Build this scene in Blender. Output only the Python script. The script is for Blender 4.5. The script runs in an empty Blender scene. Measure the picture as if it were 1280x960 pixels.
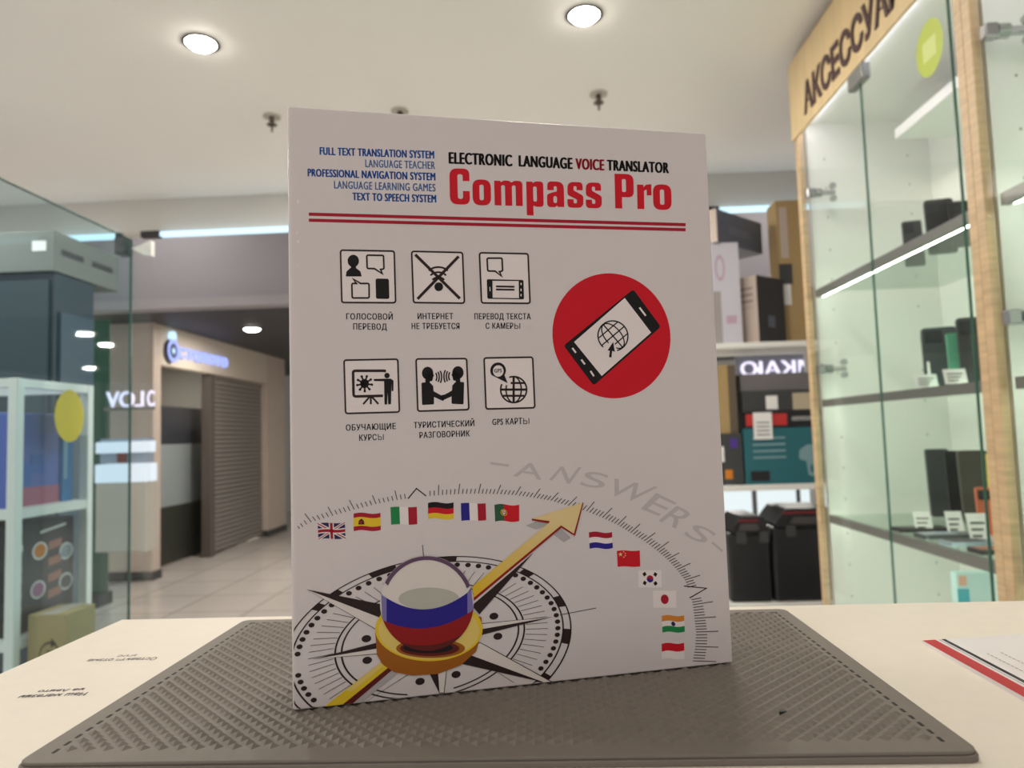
import bpy, bmesh, math, random
from mathutils import Vector, Matrix
from mathutils.geometry import tessellate_polygon
random.seed(7)
S = bpy.context.scene
COL = S.collection

# ------------------------------------------------------------------ camera
F = 890.0                                   # focal length in pixels of a 1280 px wide frame
CAM = Vector((0.0, 0.0, 1.30))
_y = Vector((38, -61, F)).normalized()
_z = Vector((-.031, 1, 0)); _z.z = -(_z.x*_y.x + _z.y*_y.y)/_y.z; _z.normalize()
_x = _y.cross(_z)
if _x.x < 0: _x = -_x
RIGHT = Vector((_x.x, _y.x, _z.x)); UP = Vector((_x.y, _y.y, _z.y)); FWD = Vector((_x.z, _y.z, _z.z))
cd = bpy.data.cameras.new('camera'); cam = bpy.data.objects.new('camera', cd); COL.objects.link(cam)
cd.sensor_width = 36; cd.lens = F/1280*36; cd.clip_start = .01
mw = Matrix.Identity(4)
for i in range(3):
    mw[i][0] = RIGHT[i]; mw[i][1] = UP[i]; mw[i][2] = -FWD[i]; mw[i][3] = CAM[i]
cam.matrix_world = mw
cd.dof.use_dof = True; cd.dof.focus_distance = .385; cd.dof.aperture_fstop = 11.5
S.camera = cam

# ------------------------------------------------------------------ world, exposure
S.view_settings.view_transform = 'Standard'; S.view_settings.look = 'None'
S.view_settings.gamma = 1; S.view_settings.use_curve_mapping = False
S.view_settings.exposure = 0.38
W = bpy.data.worlds.new('surroundings'); S.world = W; W.use_nodes = True
_nt = W.node_tree; _bg = _nt.nodes['Background']; _bg.inputs[1].default_value = 1.0
_tc = _nt.nodes.new('ShaderNodeTexCoord'); _sp = _nt.nodes.new('ShaderNodeSeparateXYZ'); _mr = _nt.nodes.new('ShaderNodeMapRange'); _rp = _nt.nodes.new('ShaderNodeValToRGB')
_mr.inputs['From Min'].default_value = -.5; _mr.inputs['From Max'].default_value = .5
_rp.color_ramp.elements[0].color = (.60, .575, .56, 1); _rp.color_ramp.elements[1].color = (.40, .385, .38, 1)   # added fill light, stronger from below to brighten the ceiling
_nt.links.new(_tc.outputs['Generated'], _sp.inputs[0]); _nt.links.new(_sp.outputs['Z'], _mr.inputs['Value']); _nt.links.new(_mr.outputs[0], _rp.inputs[0]); _nt.links.new(_rp.outputs[0], _bg.inputs[0])
LAMP_POWER = 11.8
MALL_POWER = 38.0
LED = 11.0

# ------------------------------------------------------------------ helpers
def ray(px, py): return RIGHT*((px-640)/F) + UP*((480-py)/F) + FWD
def onz(px, py, z): d = ray(px, py); return CAM + d*((z-CAM.z)/d.z)
def ony(px, py, y): d = ray(px, py); return CAM + d*(y/d.y)
def onx(px, py, x): d = ray(px, py); return CAM + d*(x/d.x)

MATS = {}
def mat(name, col, rough=.5, metal=0., noise=0., scale=20., emit=None, es=1., spec=.5, bump=0.):
    if name in MATS: return MATS[name]
    m = bpy.data.materials.new(name); m.use_nodes = True; MATS[name] = m
    nt = m.node_tree; b = nt.nodes['Principled BSDF']
    b.inputs['Base Color'].default_value = (*col, 1); b.inputs['Roughness'].default_value = rough
    b.inputs['Metallic'].default_value = metal; b.inputs['Specular IOR Level'].default_value = spec
    if emit:
        b.inputs['Emission Color'].default_value = (*emit, 1); b.inputs['Emission Strength'].default_value = es
    if noise or bump:
        tc = nt.nodes.new('ShaderNodeTexCoord'); n = nt.nodes.new('ShaderNodeTexNoise')
        n.inputs['Scale'].default_value = scale; n.inputs['Detail'].default_value = 4
        nt.links.new(tc.outputs['Object'], n.inputs['Vector'])
        if noise:
            r = nt.nodes.new('ShaderNodeMapRange'); r.inputs['To Min'].default_value = 1-noise; r.inputs['To Max'].default_value = 1+noise
            mx = nt.nodes.new('ShaderNodeMix'); mx.data_type = 'RGBA'; mx.blend_type = 'MULTIPLY'; mx.inputs[0].default_value = 1
            mx.inputs[6].default_value = (*col, 1)
            nt.links.new(n.outputs['Fac'], r.inputs['Value']); nt.links.new(r.outputs['Result'], mx.inputs[7])
            nt.links.new(mx.outputs[2], b.inputs['Base Color'])
        if bump:
            bp = nt.nodes.new('ShaderNodeBump'); bp.inputs['Strength'].default_value = bump; bp.inputs['Distance'].default_value = .002
            nt.links.new(n.outputs['Fac'], bp.inputs['Height']); nt.links.new(bp.outputs['Normal'], b.inputs['Normal'])
    return m
def wood(name, col, sc=(3, 3, 40), dark=.72):
    m = mat(name, col, .45); nt = m.node_tree; b = nt.nodes['Principled BSDF']
    tc = nt.nodes.new('ShaderNodeTexCoord'); mp = nt.nodes.new('ShaderNodeMapping'); mp.inputs['Scale'].default_value = sc
    n = nt.nodes.new('ShaderNodeTexNoise'); n.inputs['Scale'].default_value = 2; n.inputs['Detail'].default_value = 5
    r = nt.nodes.new('ShaderNodeValToRGB'); r.color_ramp.elements[0].position = .3; r.color_ramp.elements[1].position = .7
    r.color_ramp.elements[0].color = (*[c*dark for c in col], 1); r.color_ramp.elements[1].color = (*col, 1)
    nt.links.new(tc.outputs['Object'], mp.inputs[0]); nt.links.new(mp.outputs[0], n.inputs['Vector'])
    nt.links.new(n.outputs['Fac'], r.inputs[0]); nt.links.new(r.outputs[0], b.inputs['Base Color'])
    return m
def glass(name, tint, refl=.08):
    m = bpy.data.materials.new(name); m.use_nodes = True; MATS[name] = m; nt = m.node_tree
    nt.nodes.remove(nt.nodes['Principled BSDF']); out = nt.nodes['Material Output']
    t = nt.nodes.new('ShaderNodeBsdfTransparent'); t.inputs[0].default_value = (*tint, 1)
    g = nt.nodes.new('ShaderNodeBsdfGlossy'); g.inputs['Roughness'].default_value = .02
    f = nt.nodes.new('ShaderNodeLayerWeight'); f.inputs[0].default_value = .5
    pw = nt.nodes.new('ShaderNodeMath'); pw.operation = 'POWER'; pw.inputs[1].default_value = 5
    ml = nt.nodes.new('ShaderNodeMath'); ml.operation = 'MULTIPLY_ADD'; ml.inputs[1].default_value = .4; ml.inputs[2].default_value = refl*.5
    mx = nt.nodes.new('ShaderNodeMixShader')
    nt.links.new(f.outputs['Facing'], pw.inputs[0]); nt.links.new(pw.outputs[0], ml.inputs[0]); nt.links.new(ml.outputs[0], mx.inputs[0])
    nt.links.new(t.outputs[0], mx.inputs[1]); nt.links.new(g.outputs[0], mx.inputs[2]); nt.links.new(mx.outputs[0], out.inputs[0])
    return m

ORG = {}                                     # object -> world position of its origin
def setp(o, label=None, cat=None, group=None, kind=None):
    if label: o['label'] = label
    if cat: o['category'] = cat
    if group: o['group'] = group
    if kind: o['kind'] = kind
    return o
def thing(name, loc, label, cat, group=None):
    o = bpy.data.objects.new(name, None); COL.objects.link(o); o.location = loc; o.empty_display_size = .05
    ORG[o] = Vector(loc); return setp(o, label, cat, group)

class MB:
    """collects polygons (world coordinates) and links them as ONE mesh object"""
    def __init__(s): s.v = []; s.f = []; s.m = []; s.mats = []
    def mi(s, m):
        if m not in s.mats: s.mats.append(m)
        return s.mats.index(m)
    def poly(s, pts, m):
        k = len(s.v); s.v += [Vector(p) for p in pts]; s.f.append(list(range(k, k+len(pts)))); s.m.append(s.mi(m)); return s
    def mesh(s, vs, fs, m):
        k = len(s.v); s.v += [Vector(p) for p in vs]; i = s.mi(m)
        for f in fs: s.f.append([a+k for a in f]); s.m.append(i)
        return s
    def hexa(s, c, m):                       # c: 4 bottom + 4 top corners
        return s.mesh(c, [(3,2,1,0),(4,5,6,7),(0,1,5,4),(1,2,6,5),(2,3,7,6),(3,0,4,7)], m)
    def box(s, x0, x1, y0, y1, z0, z1, m):
        return s.hexa([(x0,y0,z0),(x1,y0,z0),(x1,y1,z0),(x0,y1,z0),(x0,y0,z1),(x1,y0,z1),(x1,y1,z1),(x0,y1,z1)], m)
    def loops(s, loops, fn, m):              # filled 2D loops with holes, mapped by fn(x,y)
        ls = [[Vector((p[0], p[1], 0)) for p in l] for l in loops]
        flat = [p for l in ls for p in l]
        tr = tessellate_polygon(ls)
        return s.mesh([fn(p.x, p.y) for p in flat], [tuple(t) for t in tr], m)
    def prism(s, loop, fn, m, d0, d1):       # solid: outline extruded between depth d0 and d1; fn(x,y,d)
        n = len(loop)
        a = [fn(p[0], p[1], d0) for p in loop]; b = [fn(p[0], p[1], d1) for p in loop]
        s.mesh(a+b, [tuple(range(n-1, -1, -1)), tuple(range(n, 2*n))] + [(i, (i+1) % n, n+(i+1) % n, n+i) for i in range(n)], m)
        return s
    def cyl(s, p, axis, r, h, m, n=20, r2=None):
        p = Vector(p); ax = Vector(axis).normalized(); t = ax.orthogonal().normalized(); u = ax.cross(t); r2 = r if r2 is None else r2
        a = [p + (t*math.cos(2*math.pi*i/n)+u*math.sin(2*math.pi*i/n))*r for i in range(n)]
        b = [p + ax*h + (t*math.cos(2*math.pi*i/n)+u*math.sin(2*math.pi*i/n))*r2 for i in range(n)]
        return s.mesh(a+b, [tuple(range(n-1, -1, -1)), tuple(range(n, 2*n))] + [(i, (i+1) % n, n+(i+1) % n, n+i) for i in range(n)], m)
    def build(s, name, parent=None, bevel=0, smooth=False, seg=2, **kw):
        me = bpy.data.meshes.new(name)
        if parent is None:
            lo = [min(v[i] for v in s.v) for i in range(3)]; hi = [max(v[i] for v in s.v) for i in range(3)]
            org = Vector(((lo[0]+hi[0])/2, (lo[1]+hi[1])/2, lo[2]))
        else: org = ORG[parent]
        me.from_pydata([v-org for v in s.v], [], s.f)
        for m in s.mats: me.materials.append(m)
        me.polygons.foreach_set('material_index', s.m)
        o = bpy.data.objects.new(name, me); COL.objects.link(o); ORG[o] = org
        if bevel or smooth:
            bm = bmesh.new(); bm.from_mesh(me)
            bmesh.ops.remove_doubles(bm, verts=bm.verts, dist=1e-6)
            bmesh.ops.recalc_face_normals(bm, faces=bm.faces)
            if bevel:
                es = [e for e in bm.edges if len(e.link_faces) == 2 and e.calc_face_angle(0) > .6]
                bmesh.ops.bevel(bm, geom=es, offset=bevel, segments=seg, affect='EDGES', profile=.5, clamp_overlap=True)
            if smooth:
                for f in bm.faces: f.smooth = True
            bm.to_mesh(me); bm.free()
        me.update()
        if parent: o.parent = parent
        else: o.location = org
        return setp(o, **kw)

def rr(x0, y0, x1, y1, r, n=5): return rpoly([(x0,y0),(x1,y0),(x1,y1),(x0,y1)], r, n)
def rpoly(pts, r, n=5):
    out = []; N = len(pts)
    for i, p in enumerate(pts):
        ri = r[i] if isinstance(r, (list, tuple)) else r
        p = Vector((p[0], p[1])); a = Vector(pts[i-1][:2])-p; b = Vector(pts[(i+1) % N][:2])-p
        if ri <= 0 or a.length < 1e-9 or b.length < 1e-9: out.append(tuple(p)); continue
        ang = a.angle(b)/2; t = min(ri/math.tan(ang) if math.tan(ang) > 1e-6 else 0, a.length*.49, b.length*.49)
        s0 = p + a.normalized()*t; s1 = p + b.normalized()*t
        for k in range(n+1):
            u = k/n; q = s0*(1-u)**2 + p*2*u*(1-u) + s1*u*u; out.append(tuple(q))
    return out
def circ(cx, cy, rx, ry=None, n=40, a0=0, a1=360):
    ry = rx if ry is None else ry; k = n if abs(a1-a0) >= 360 else n+1
    return [(cx+rx*math.cos(math.radians(a0+(a1-a0)*i/n)), cy+ry*math.sin(math.radians(a0+(a1-a0)*i/n))) for i in range(k)]
def stroke(pts, w, closed=False):
    """outline quads of a line of width w: list of 4-point loops sharing mitred corners"""
    P = [Vector(p[:2]) for p in pts]; N = len(P); L = []; R = []
    for i in range(N):
        a = P[i]-P[i-1] if (i > 0 or closed) else P[i+1]-P[i]
        b = P[(i+1) % N]-P[i] if (i < N-1 or closed) else P[i]-P[i-1]
        a = a.normalized(); b = b.normalized(); t = a+b
        if t.length < 1e-6: t = a
        t.normalize(); nrm = Vector((-t.y, t.x)); k = min(1/max(.3, abs(t.dot(a))), 2.5)
        L.append(P[i]+nrm*w/2*k); R.append(P[i]-nrm*w/2*k)
    return [[tuple(L[i]), tuple(L[(i+1) % N]), tuple(R[(i+1) % N]), tuple(R[i])] for i in range(N if closed else N-1)]

_tc = {}
def text_geo(body, bold=0.):
    """font outline mesh: x scaled to 0..1, y in units of the cap height"""
    key = (body, bold)
    if key in _tc: return _tc[key]
    def raw(b):
        c = bpy.data.curves.new('t', 'FONT'); c.body = b; c.size = 1; c.offset = bold; c.space_character = 1.12 if bold == 0 else 1.0; c.resolution_u = 5; c.fill_mode = 'FRONT'
        o = bpy.data.objects.new('t', c); COL.objects.link(o)
        dg = bpy.context.evaluated_depsgraph_get(); me = bpy.data.meshes.new_from_object(o.evaluated_get(dg))
        v = [tuple(x.co) for x in me.vertices]; f = [tuple(p.vertices) for p in me.polygons]
        bpy.data.objects.remove(o); bpy.data.curves.remove(c); bpy.data.meshes.remove(me); return v, f
    v, f = raw(body); h, _ = raw('H'); y0 = min(p[1] for p in h); y1 = max(p[1] for p in h)
    x0 = min(p[0] for p in v); x1 = max(p[0] for p in v)
    r = ([((p[0]-x0)/(x1-x0), (p[1]-y0)/(y1-y0)) for p in v], f); _tc[key] = r; return r
def lerp(a, b, t): return a+(b-a)*t
def quad(tl, tr, br, bl):
    """bilinear map of (s,t), t up, to the quad"""
    def f(s, t): return tuple(lerp(lerp(bl[i], br[i], s), lerp(tl[i], tr[i], s), t) for i in range(len(tl)))
    return f
def solid_text(mb, body, fn, m, d0, d1, bold=.01, mirror=False):
    v, f = text_geo(body, bold)
    if mirror: v = [(1-p[0], p[1]) for p in v]
    n = len(v); A = [fn(p[0], p[1], d0) for p in v]; B = [fn(p[0], p[1], d1) for p in v]
    ed = {}
    for t in f:
        for i in range(len(t)):
            e = (t[i], t[(i+1) % len(t)]); ed[tuple(sorted(e))] = ed.get(tuple(sorted(e)), 0)+1
    side = [(a, b, n+b, n+a) for (a, b), c in ed.items() if c == 1]
    mb.mesh(A+B, [t for t in f]+[tuple(i+n for i in t[::-1]) for t in f]+side, m)

# ------------------------------------------------------------------ materials
M_ceil = mat('ceiling_paint', (.94, .925, .89), .6, noise=.02, scale=2)
M_wall = mat('wall_paint', (.62, .60, .60), .6, noise=.03, scale=3)
M_white = mat('white_laminate', (.82, .82, .80), .4)
M_counter = mat('cream_laminate', (.80, .73, .63), .45, noise=.04, scale=90)
M_mat = mat('grey_rubber', (.185, .160, .135), .62, noise=.08, scale=160)
M_slit = mat('mat_slit', (.02, .018, .016), .8)
M_paper = mat('glossy_board', (.70, .640, .628), .32, noise=.015, scale=60)
M_card = mat('white_core', (.86, .84, .82), .5)
K = dict(
    black=mat('ink_black', (.012, .011, .011), .35), brown=mat('ink_dark_brown', (.030, .017, .016), .35),
    red=mat('ink_red', (.62, .010, .022), .33), crimson=mat('ink_crimson', (.40, .012, .030), .35), white=mat('ink_white', (.84, .765, .74), .35),
    blue=mat('ink_blue', (.025, .13, .48), .35), lblue=mat('ink_light_blue', (.17, .29, .58), .35),
    navy=mat('ink_navy', (.035, .02, .10), .35), royal=mat('ink_royal', (.045, .045, .38), .35), dblue=mat('ink_deep_blue', (.025, .018, .25), .35),
    yellow=mat('ink_yellow', (.80, .56, .03), .35), green=mat('ink_green', (.02, .24, .07), .35), dgreen=mat('ink_dark_green', (.03, .11, .05), .35),
    orange=mat('ink_orange', (.68, .24, .03), .35), gold=mat('ink_gold', (.80, .60, .16), .3), pgold=mat('ink_pale_gold', (.80, .62, .30), .3), dgold=mat('ink_dark_gold', (.58, .36, .02), .3),
    rust=mat('ink_rust', (.36, .115, .012), .3), dred=mat('ink_dark_red', (.30, .012, .012), .35), maroon=mat('ink_maroon', (.12, .015, .012), .35),
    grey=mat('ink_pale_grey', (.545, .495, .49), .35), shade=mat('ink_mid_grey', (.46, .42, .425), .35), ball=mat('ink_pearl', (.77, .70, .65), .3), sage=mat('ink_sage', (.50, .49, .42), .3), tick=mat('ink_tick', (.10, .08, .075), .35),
    plum=mat('ink_plum', (.13, .07, .13), .3), lilac=mat('ink_lilac', (.22, .19, .45), .3))
for _m in K.values():
    _p = _m.node_tree.nodes['Principled BSDF']; _p.inputs['Specular IOR Level'].default_value = .18; _p.inputs['Roughness'].default_value = .42
M_steel = mat('chrome', (.50, .50, .52), .18, metal=1)
M_alu = mat('grey_aluminium', (.20, .20, .19), .4, metal=.3)
M_walu = mat('white_aluminium', (.82, .82, .78), .4)
M_wood = wood('light_oak', (.66, .47, .27))
M_fascia = wood('maple_board', (.72, .55, .30), sc=(2, 12, 2), dark=.88)
M_ink = mat('sign_ink', (.05, .012, .02), .4)
M_led = mat('led_strip', (.2, .22, .24), .4, emit=(.58, .86, 1), es=1.0)
M_led2 = mat('shelf_led', (.9, 1, .95), .4, emit=(.87, 1, .82), es=LED)
M_lens = mat('lamp_lens', (1, 1, 1), .4, emit=(1, .94, .84), es=26)
M_mlens = mat('mall_lamp_lens', (1, 1, 1), .4, emit=(1, .96, .85), es=14)
M_inner = mat('cabinet_white', (.84, .845, .80), .35)
M_hole = mat('pin_hole', (.22, .23, .2), .6)
M_gl = glass('clear_glass', (.984, .992, .986)); M_gle = mat('glass_edge', (.05, .14, .11), .2)
M_glt = glass('teal_glass', (.84, .93, .95), .045)
M_glshelf = glass('shelf_glass', (.88, .95, .91), .05)
M_dark = mat('black_plastic', (.012, .012, .014), .4); M_char = mat('charcoal', (.045, .048, .05), .45)
M_kraft = mat('kraft_card', (.42, .29, .13), .7, noise=.06, scale=30); M_kraft2 = mat('dusty_kraft', (.50, .40, .34), .7, noise=.05, scale=30)
M_lab = mat('paper_label', (.85, .85, .83), .5)

# ================================================================== SETTING
H = 3.0
def struct(mb, name, **kw): return mb.build(name, kind='structure', **kw)
fl = mat('floor_tile', (.46, .41, .37), .22); nt = fl.node_tree
br = nt.nodes.new('ShaderNodeTexBrick'); tc = nt.nodes.new('ShaderNodeTexCoord'); br.offset = 0
for k, v in dict(Scale=1.0).items(): br.inputs[k].default_value = v
br.inputs['Color1'].default_value = (.62, .565, .52, 1); br.inputs['Color2'].default_value = (.59, .535, .49, 1); br.inputs['Mortar'].default_value = (.27, .24, .22, 1)
br.inputs['Brick Width'].default_value = .6; br.inputs['Row Height'].default_value = .6; br.inputs['Mortar Size'].default_value = .006
nt.links.new(tc.outputs['Object'], br.inputs['Vector']); nt.links.new(br.outputs['Color'], nt.nodes['Principled BSDF'].inputs['Base Color'])
struct(MB().box(-7, 6, -3, 14, -.1, 0, fl), 'floor')
struct(MB().box(-5.2, 2.4, -3, 4.73, H, H+.1, M_ceil), 'ceiling')
struct(MB().box(1.86, 1.96, -3, 4.6, 0, H, M_wall), 'wall_right')
M_soff = mat('soffit_paint', (.66, .64, .60), .6, noise=.02, scale=2)
struct(MB().box(-5.2, 2.4, 4.73, 4.83, 2.76, H+.1, M_soff), 'trim_1')
M_bulk = mat('bulkhead_paint', (.37, .345, .36), .6, noise=.03, scale=2); M_mould = mat('moulding_paint', (.40, .37, .38), .6)
struct(MB().box(-7, 5, 6.15, 6.27, 2.50, 3.7, M_bulk).box(-7, 5, 6.10, 6.16, 2.50, 2.585, M_mould), 'wall_back')
M_mc = mat('slatted_ceiling', (.055, .055, .06), .6); nt = M_mc.node_tree
wv = nt.nodes.new('ShaderNodeTexWave'); wv.inputs['Scale'].default_value = 9; tc = nt.nodes.new('ShaderNodeTexCoord'); wv.bands_direction = 'Y'
cr = nt.nodes.new('ShaderNodeValToRGB'); cr.color_ramp.elements[0].color = (.03, .03, .034, 1); cr.color_ramp.elements[1].color = (.085, .085, .09, 1)
nt.links.new(tc.outputs['Object'], wv.inputs['Vector']); nt.links.new(wv.outputs['Fac'], cr.inputs[0]); nt.links.new(cr.outputs[0], nt.nodes['Principled BSDF'].inputs['Base Color'])
struct(MB().box(-7, 5, 6.27, 13, 2.50, 2.6, M_mc), 'trim_2')
M_far = mat('far_wall_paint', (.55, .56, .52), .6)
struct(MB().box(-7, 5, 12.9, 13, 0, 2.5, M_far), 'wall_far')

# mall shop front across the corridor (left side, parallel to the view)
M_stone = mat('beige_stone', (.56, .47, .40), .4, noise=.08, scale=6); M_frame = mat('dark_frame', (.10, .085, .075), .4); M_plinth = mat('dark_plinth', (.05, .045, .045), .4)
XW = -3.79
struct(MB().box(-4.24, XW, 6.80, 6.94, .08, 2.5, M_stone).box(-4.25, XW+.012, 6.785, 6.95, 0, .085, M_plinth), 'trim_3')
struct(MB().box(XW-.45, XW, 9.70, 10.38, .08, 2.5, M_stone).box(XW-.46, XW+.012, 9.69, 10.40, 0, .085, M_plinth), 'trim_4')
struct(MB().box(XW-.12, XW, 6.94, 9.70, 2.10, 2.5, mat('fascia_cream', (.62, .55, .46), .5)), 'trim_5')
M_sh = mat('shutter_grey', (.27, .245, .22), .45)
sh = MB(); ys0, ys1 = 8.14, 9.70
sh.box(XW-.102, XW-.096, ys0+.04, ys1, .02, 2.1, mat('shutter_gap', (.09, .08, .07), .6))
for i in range(38):
    z = .02+i*.0547
    sh.prism([(.003, .014), (.020, .016), (.026, .034), (.020, .052), (.003, .0547)], lambda a, b, d, z=z: (XW-.10+a, d, z+b), M_sh, ys0+.04, ys1)
d1 = thing('roller_shutter', (XW-.1, 8.5, 0), 'closed grey roller shutter in the beige shop front across the corridor', 'shutter')
sh.build('shutter_curtain', d1); MB().box(XW-.14, XW-.03, 8.07, 8.18, 0, 2.1, M_frame).build('guide_rail', d1, bevel=.004)
MB().box(XW-.13, XW-.08, 8.18, 9.70, 2.02, 2.098, M_frame).build('roller_housing', d1)
# open shop interior beside it
M_dk = mat('dim_interior', (.075, .07, .06), .7)
struct(MB().box(-5.6, -5.5, 6.6, 9.7, 0, 2.5, mat('olive_wall', (.16, .155, .11), .7)).box(-5.5, XW-.46, 9.6, 9.7, 0, 2.5, M_dk), 'wall_shop')
sw = thing('shop_screen', (XW-.35, 7.4, 0), 'dark framed frosted screen standing inside the open shop doorway', 'screen')
MB().box(XW-.36, XW-.34, 7.25, 9.1, .62, 1.30, mat('frosted_panel', (.30, .34, .35), .4)).build('frosted_panel', sw)
MB().box(XW-.36, XW-.34, 7.25, 9.1, 1.30, 1.72, mat('smoked_panel', (.045, .05, .06), .3)).build('smoked_panel', sw)
MB().box(XW-.37, XW-.33, 7.25, 9.1, 0, .62, mat('dark_green_panel', (.035, .038, .028), .5)).build('base_panel', sw)
# lit sign of that shop
sg = thing('lit_shop_sign', (XW, 7.4, 2.2), 'glowing blue white shop sign with round emblem on the cream fascia', 'sign')
M_sg = mat('sign_glow', (.05, .05, .06), .4, emit=(.36, .45, 1), es=.95); M_sg2 = mat('emblem_glow', (.05, .05, .06), .4, emit=(.55, .8, 1), es=1.0); M_sg3 = mat('sign_core', (.08, .10, .2), .4)
mb = MB()
fy = lambda s, t, d: (XW+d, 7.25+s*1.16, 2.20+t*.145)
solid_text(mb, 'столото', fy, M_sg, .005, .03, .005); mb.build('sign_letters', sg)
mb = MB()
ring = lambda r: circ(0, 0, r, r*1.05, 28)
fe = lambda a, b: (XW+.041, 7.11+a, 2.255+b)
mb.loops([ring(.115), ring(.075)], fe, M_sg); mb.loops([ring(.062)], fe, M_sg3); mb.loops([ring(.028)], lambda a, b: (XW+.043, 7.11+a, 2.255+b), M_sg2)
mb.prism(circ(0, .15, .055, n=20), lambda a, b, d: (XW+d, 7.12+a, 2.255+b), M_sg2, .004, .04)
mb.prism(ring(.115), lambda a, b, d: (XW+d, 7.11+a, 2.255+b), M_sg3, .004, .040)
mb.build('round_emblem', sg)

# ------------------------------------------------------------------ lamps
def disc_light(name, loc, power, size, col, parent):
    l = bpy.data.lights.new(name, 'AREA'); l.shape = 'DISK'; l.size = size; l.energy = power; l.color = col
    o = bpy.data.objects.new(name, l); COL.objects.link(o); o.parent = parent; o.location = Vector(loc)-ORG[parent]; return o
def downlight(x, y, z, r, power, lens, label, group, name='ceiling_downlight', col=(1, .935, .85)):
    t = thing(name, (x, y, z), label, 'ceiling light', group)
    MB().loops([circ(0, 0, r*1.22, n=32), circ(0, 0, r, n=32)], lambda a, b: (x+a, y+b, z-.006), M_steel).cyl((x, y, z-.006), (0, 0, 1), r*1.22, .006, M_steel, 32).build('trim_ring', t)
    MB().cyl((x, y, z-.022), (0, 0, 1), r*.72, .016, lens, 28, r).build('lens', t)
    if power: disc_light('bulb', (x, y, z-.026), power, r*1.7, col, t)
downlight(-1.394, 2.862, H, .062, LAMP_POWER, M_lens, 'round recessed ceiling downlight above the left glass partition', 'ceiling downlights')
downlight(.228, 2.810, H, .062, LAMP_POWER, M_lens, 'round recessed ceiling downlight at the top of the photo right of centre', 'ceiling downlights')
for x, y in ((-1.394, 1.1), (.228, 1.1), (-1.4, -.9), (.22, -.9)):
    downlight(x, y, H, .062, LAMP_POWER*.30, M_lens, 'round recessed ceiling downlight overhead out of the picture above the counter', 'ceiling downlights')
for x, y, lb in ((-3.0, 1.1, 'added fill downlight out of the picture above the tall dark cabinet aisle'), (-3.0, 2.86, 'added fill downlight out of the picture above the white showcase'), (-.58, 4.2, 'added fill downlight hidden behind the top of the product box')):  # unseen lamps added so light off the floor brightens the ceiling
    downlight(x, y, H, .062, LAMP_POWER*(2.4 if y == 4.2 else 1.7), M_lens, lb, 'ceiling downlights')
ML = [(-3.05, 7.40, 'mall downlight in the dark slatted ceiling before the lit sign'), (1.54, 7.2, 'mall downlight in the dark ceiling behind the product box'), (1.84, 8.03, 'second mall downlight in the dark ceiling behind the product box'),
      (3.57, 10.4, 'farthest mall downlight at the right end of the dark ceiling'), (-4.82, 8.4, 'mall downlight glimpsed above the made-up display kiosk'), (-5.04, 8.03, 'mall downlight seen through the teal glass at far left')]
for x, y, lb in ML: downlight(x, y, 2.50, .085, MALL_POWER*(.5 if y == 7.4 else 1), M_mlens, lb, 'mall downlights', 'mall_downlight', (1, .93, .84))
# wash light of the mall hall in front of the bulkhead
for i, (x, y) in enumerate(((-3.2, 5.5), (.4, 5.5), (2.2, 5.5))):
    downlight(x, y, 3.62, .16, 3.5, M_mlens, 'large hall downlight high above the corridor before the bulkhead', 'hall downlights', 'hall_downlight', (.96, .95, 1))
struct(MB().box(-7, 5, 4.83, 6.15, 3.62, 3.7, M_bulk), 'trim_6')

M_sprk = mat('sprinkler_bronze', (.16, .13, .10), .35, metal=.8)
for x, y, lb in ((-1.36, 3.571, 'small ceiling sprinkler head left of the product box top corner'), (.340, 3.504, 'small ceiling sprinkler head above the right half of the product box'), (-.685, 3.58, 'small ceiling sprinkler head almost hidden by the product box top edge')):
    t = thing('fire_sprinkler', (x, y, H), lb, 'sprinkler', 'ceiling sprinklers')
    MB().cyl((x, y, H-.008), (0, 0, 1), .045, .008, mat('sprinkler_plate', (.55, .52, .46), .4), 24).build('escutcheon', t)
    MB().cyl((x, y, H-.045), (0, 0, 1), .013, .038, M_sprk, 12).cyl((x, y, H-.085), (0, 0, 1), .006, .042, M_sprk, 10).build('nozzle', t)
    MB().cyl((x, y, H-.050), (0, 0, 1), .026, .004, M_sprk, 16).build('deflector', t)

# LED tubes under the soffit
def tube(x0, x1, lb, cap=.05):
    t = thing('led_tube', ((x0+x1)/2, 4.70, 2.73), lb, 'led tube', 'led tubes under the soffit')
    MB().box(x0+cap, x1-cap, 4.68, 4.725, 2.722, 2.755, M_led).build('diffuser', t, bevel=.006)
    for a, b in ((x0, x0+cap), (x1-cap, x1)): MB().box(a, b, 4.675, 4.727, 2.718, 2.76, M_dark).build('end_cap', t)
ax = lambda px, py: ony(px, py, 4.70).x
tube(ax(62, 296), ax(152, 291), 'cool white led tube seen through the left glass partition', .03)
tube(ax(178, 288), ax(530, 275), 'cool white led tube left of the product box under the soffit', .13)
tube(ax(700, 268), ax(893, 262), 'cool white led tube behind the product box under the soffit', .06)
tube(ax(886, 256), ax(1040, 250), 'cool white led tube above the back shelf boxes', .06)

# ================================================================== COUNTER
ZC = 1.165
ct = thing('shop_counter', (.3, .42, 0), 'cream laminate counter ledge carrying the grey mat and the product box', 'counter')
CX0, CX1, CY0, CY1 = -.333, 1.05, .288, .5535
MB().box(CX0, CX1, CY0, CY1, ZC-.028, ZC, M_counter).build('worktop', ct, bevel=.0012)
MB().box(CX0+.02, CX1-.02, CY0+.03, CY1-.02, .08, ZC-.028, M_white).build('body_panel', ct)
MB().box(CX0+.04, CX1-.04, CY0+.06, CY1-.04, 0, .08, M_char).build('plinth', ct)
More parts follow.
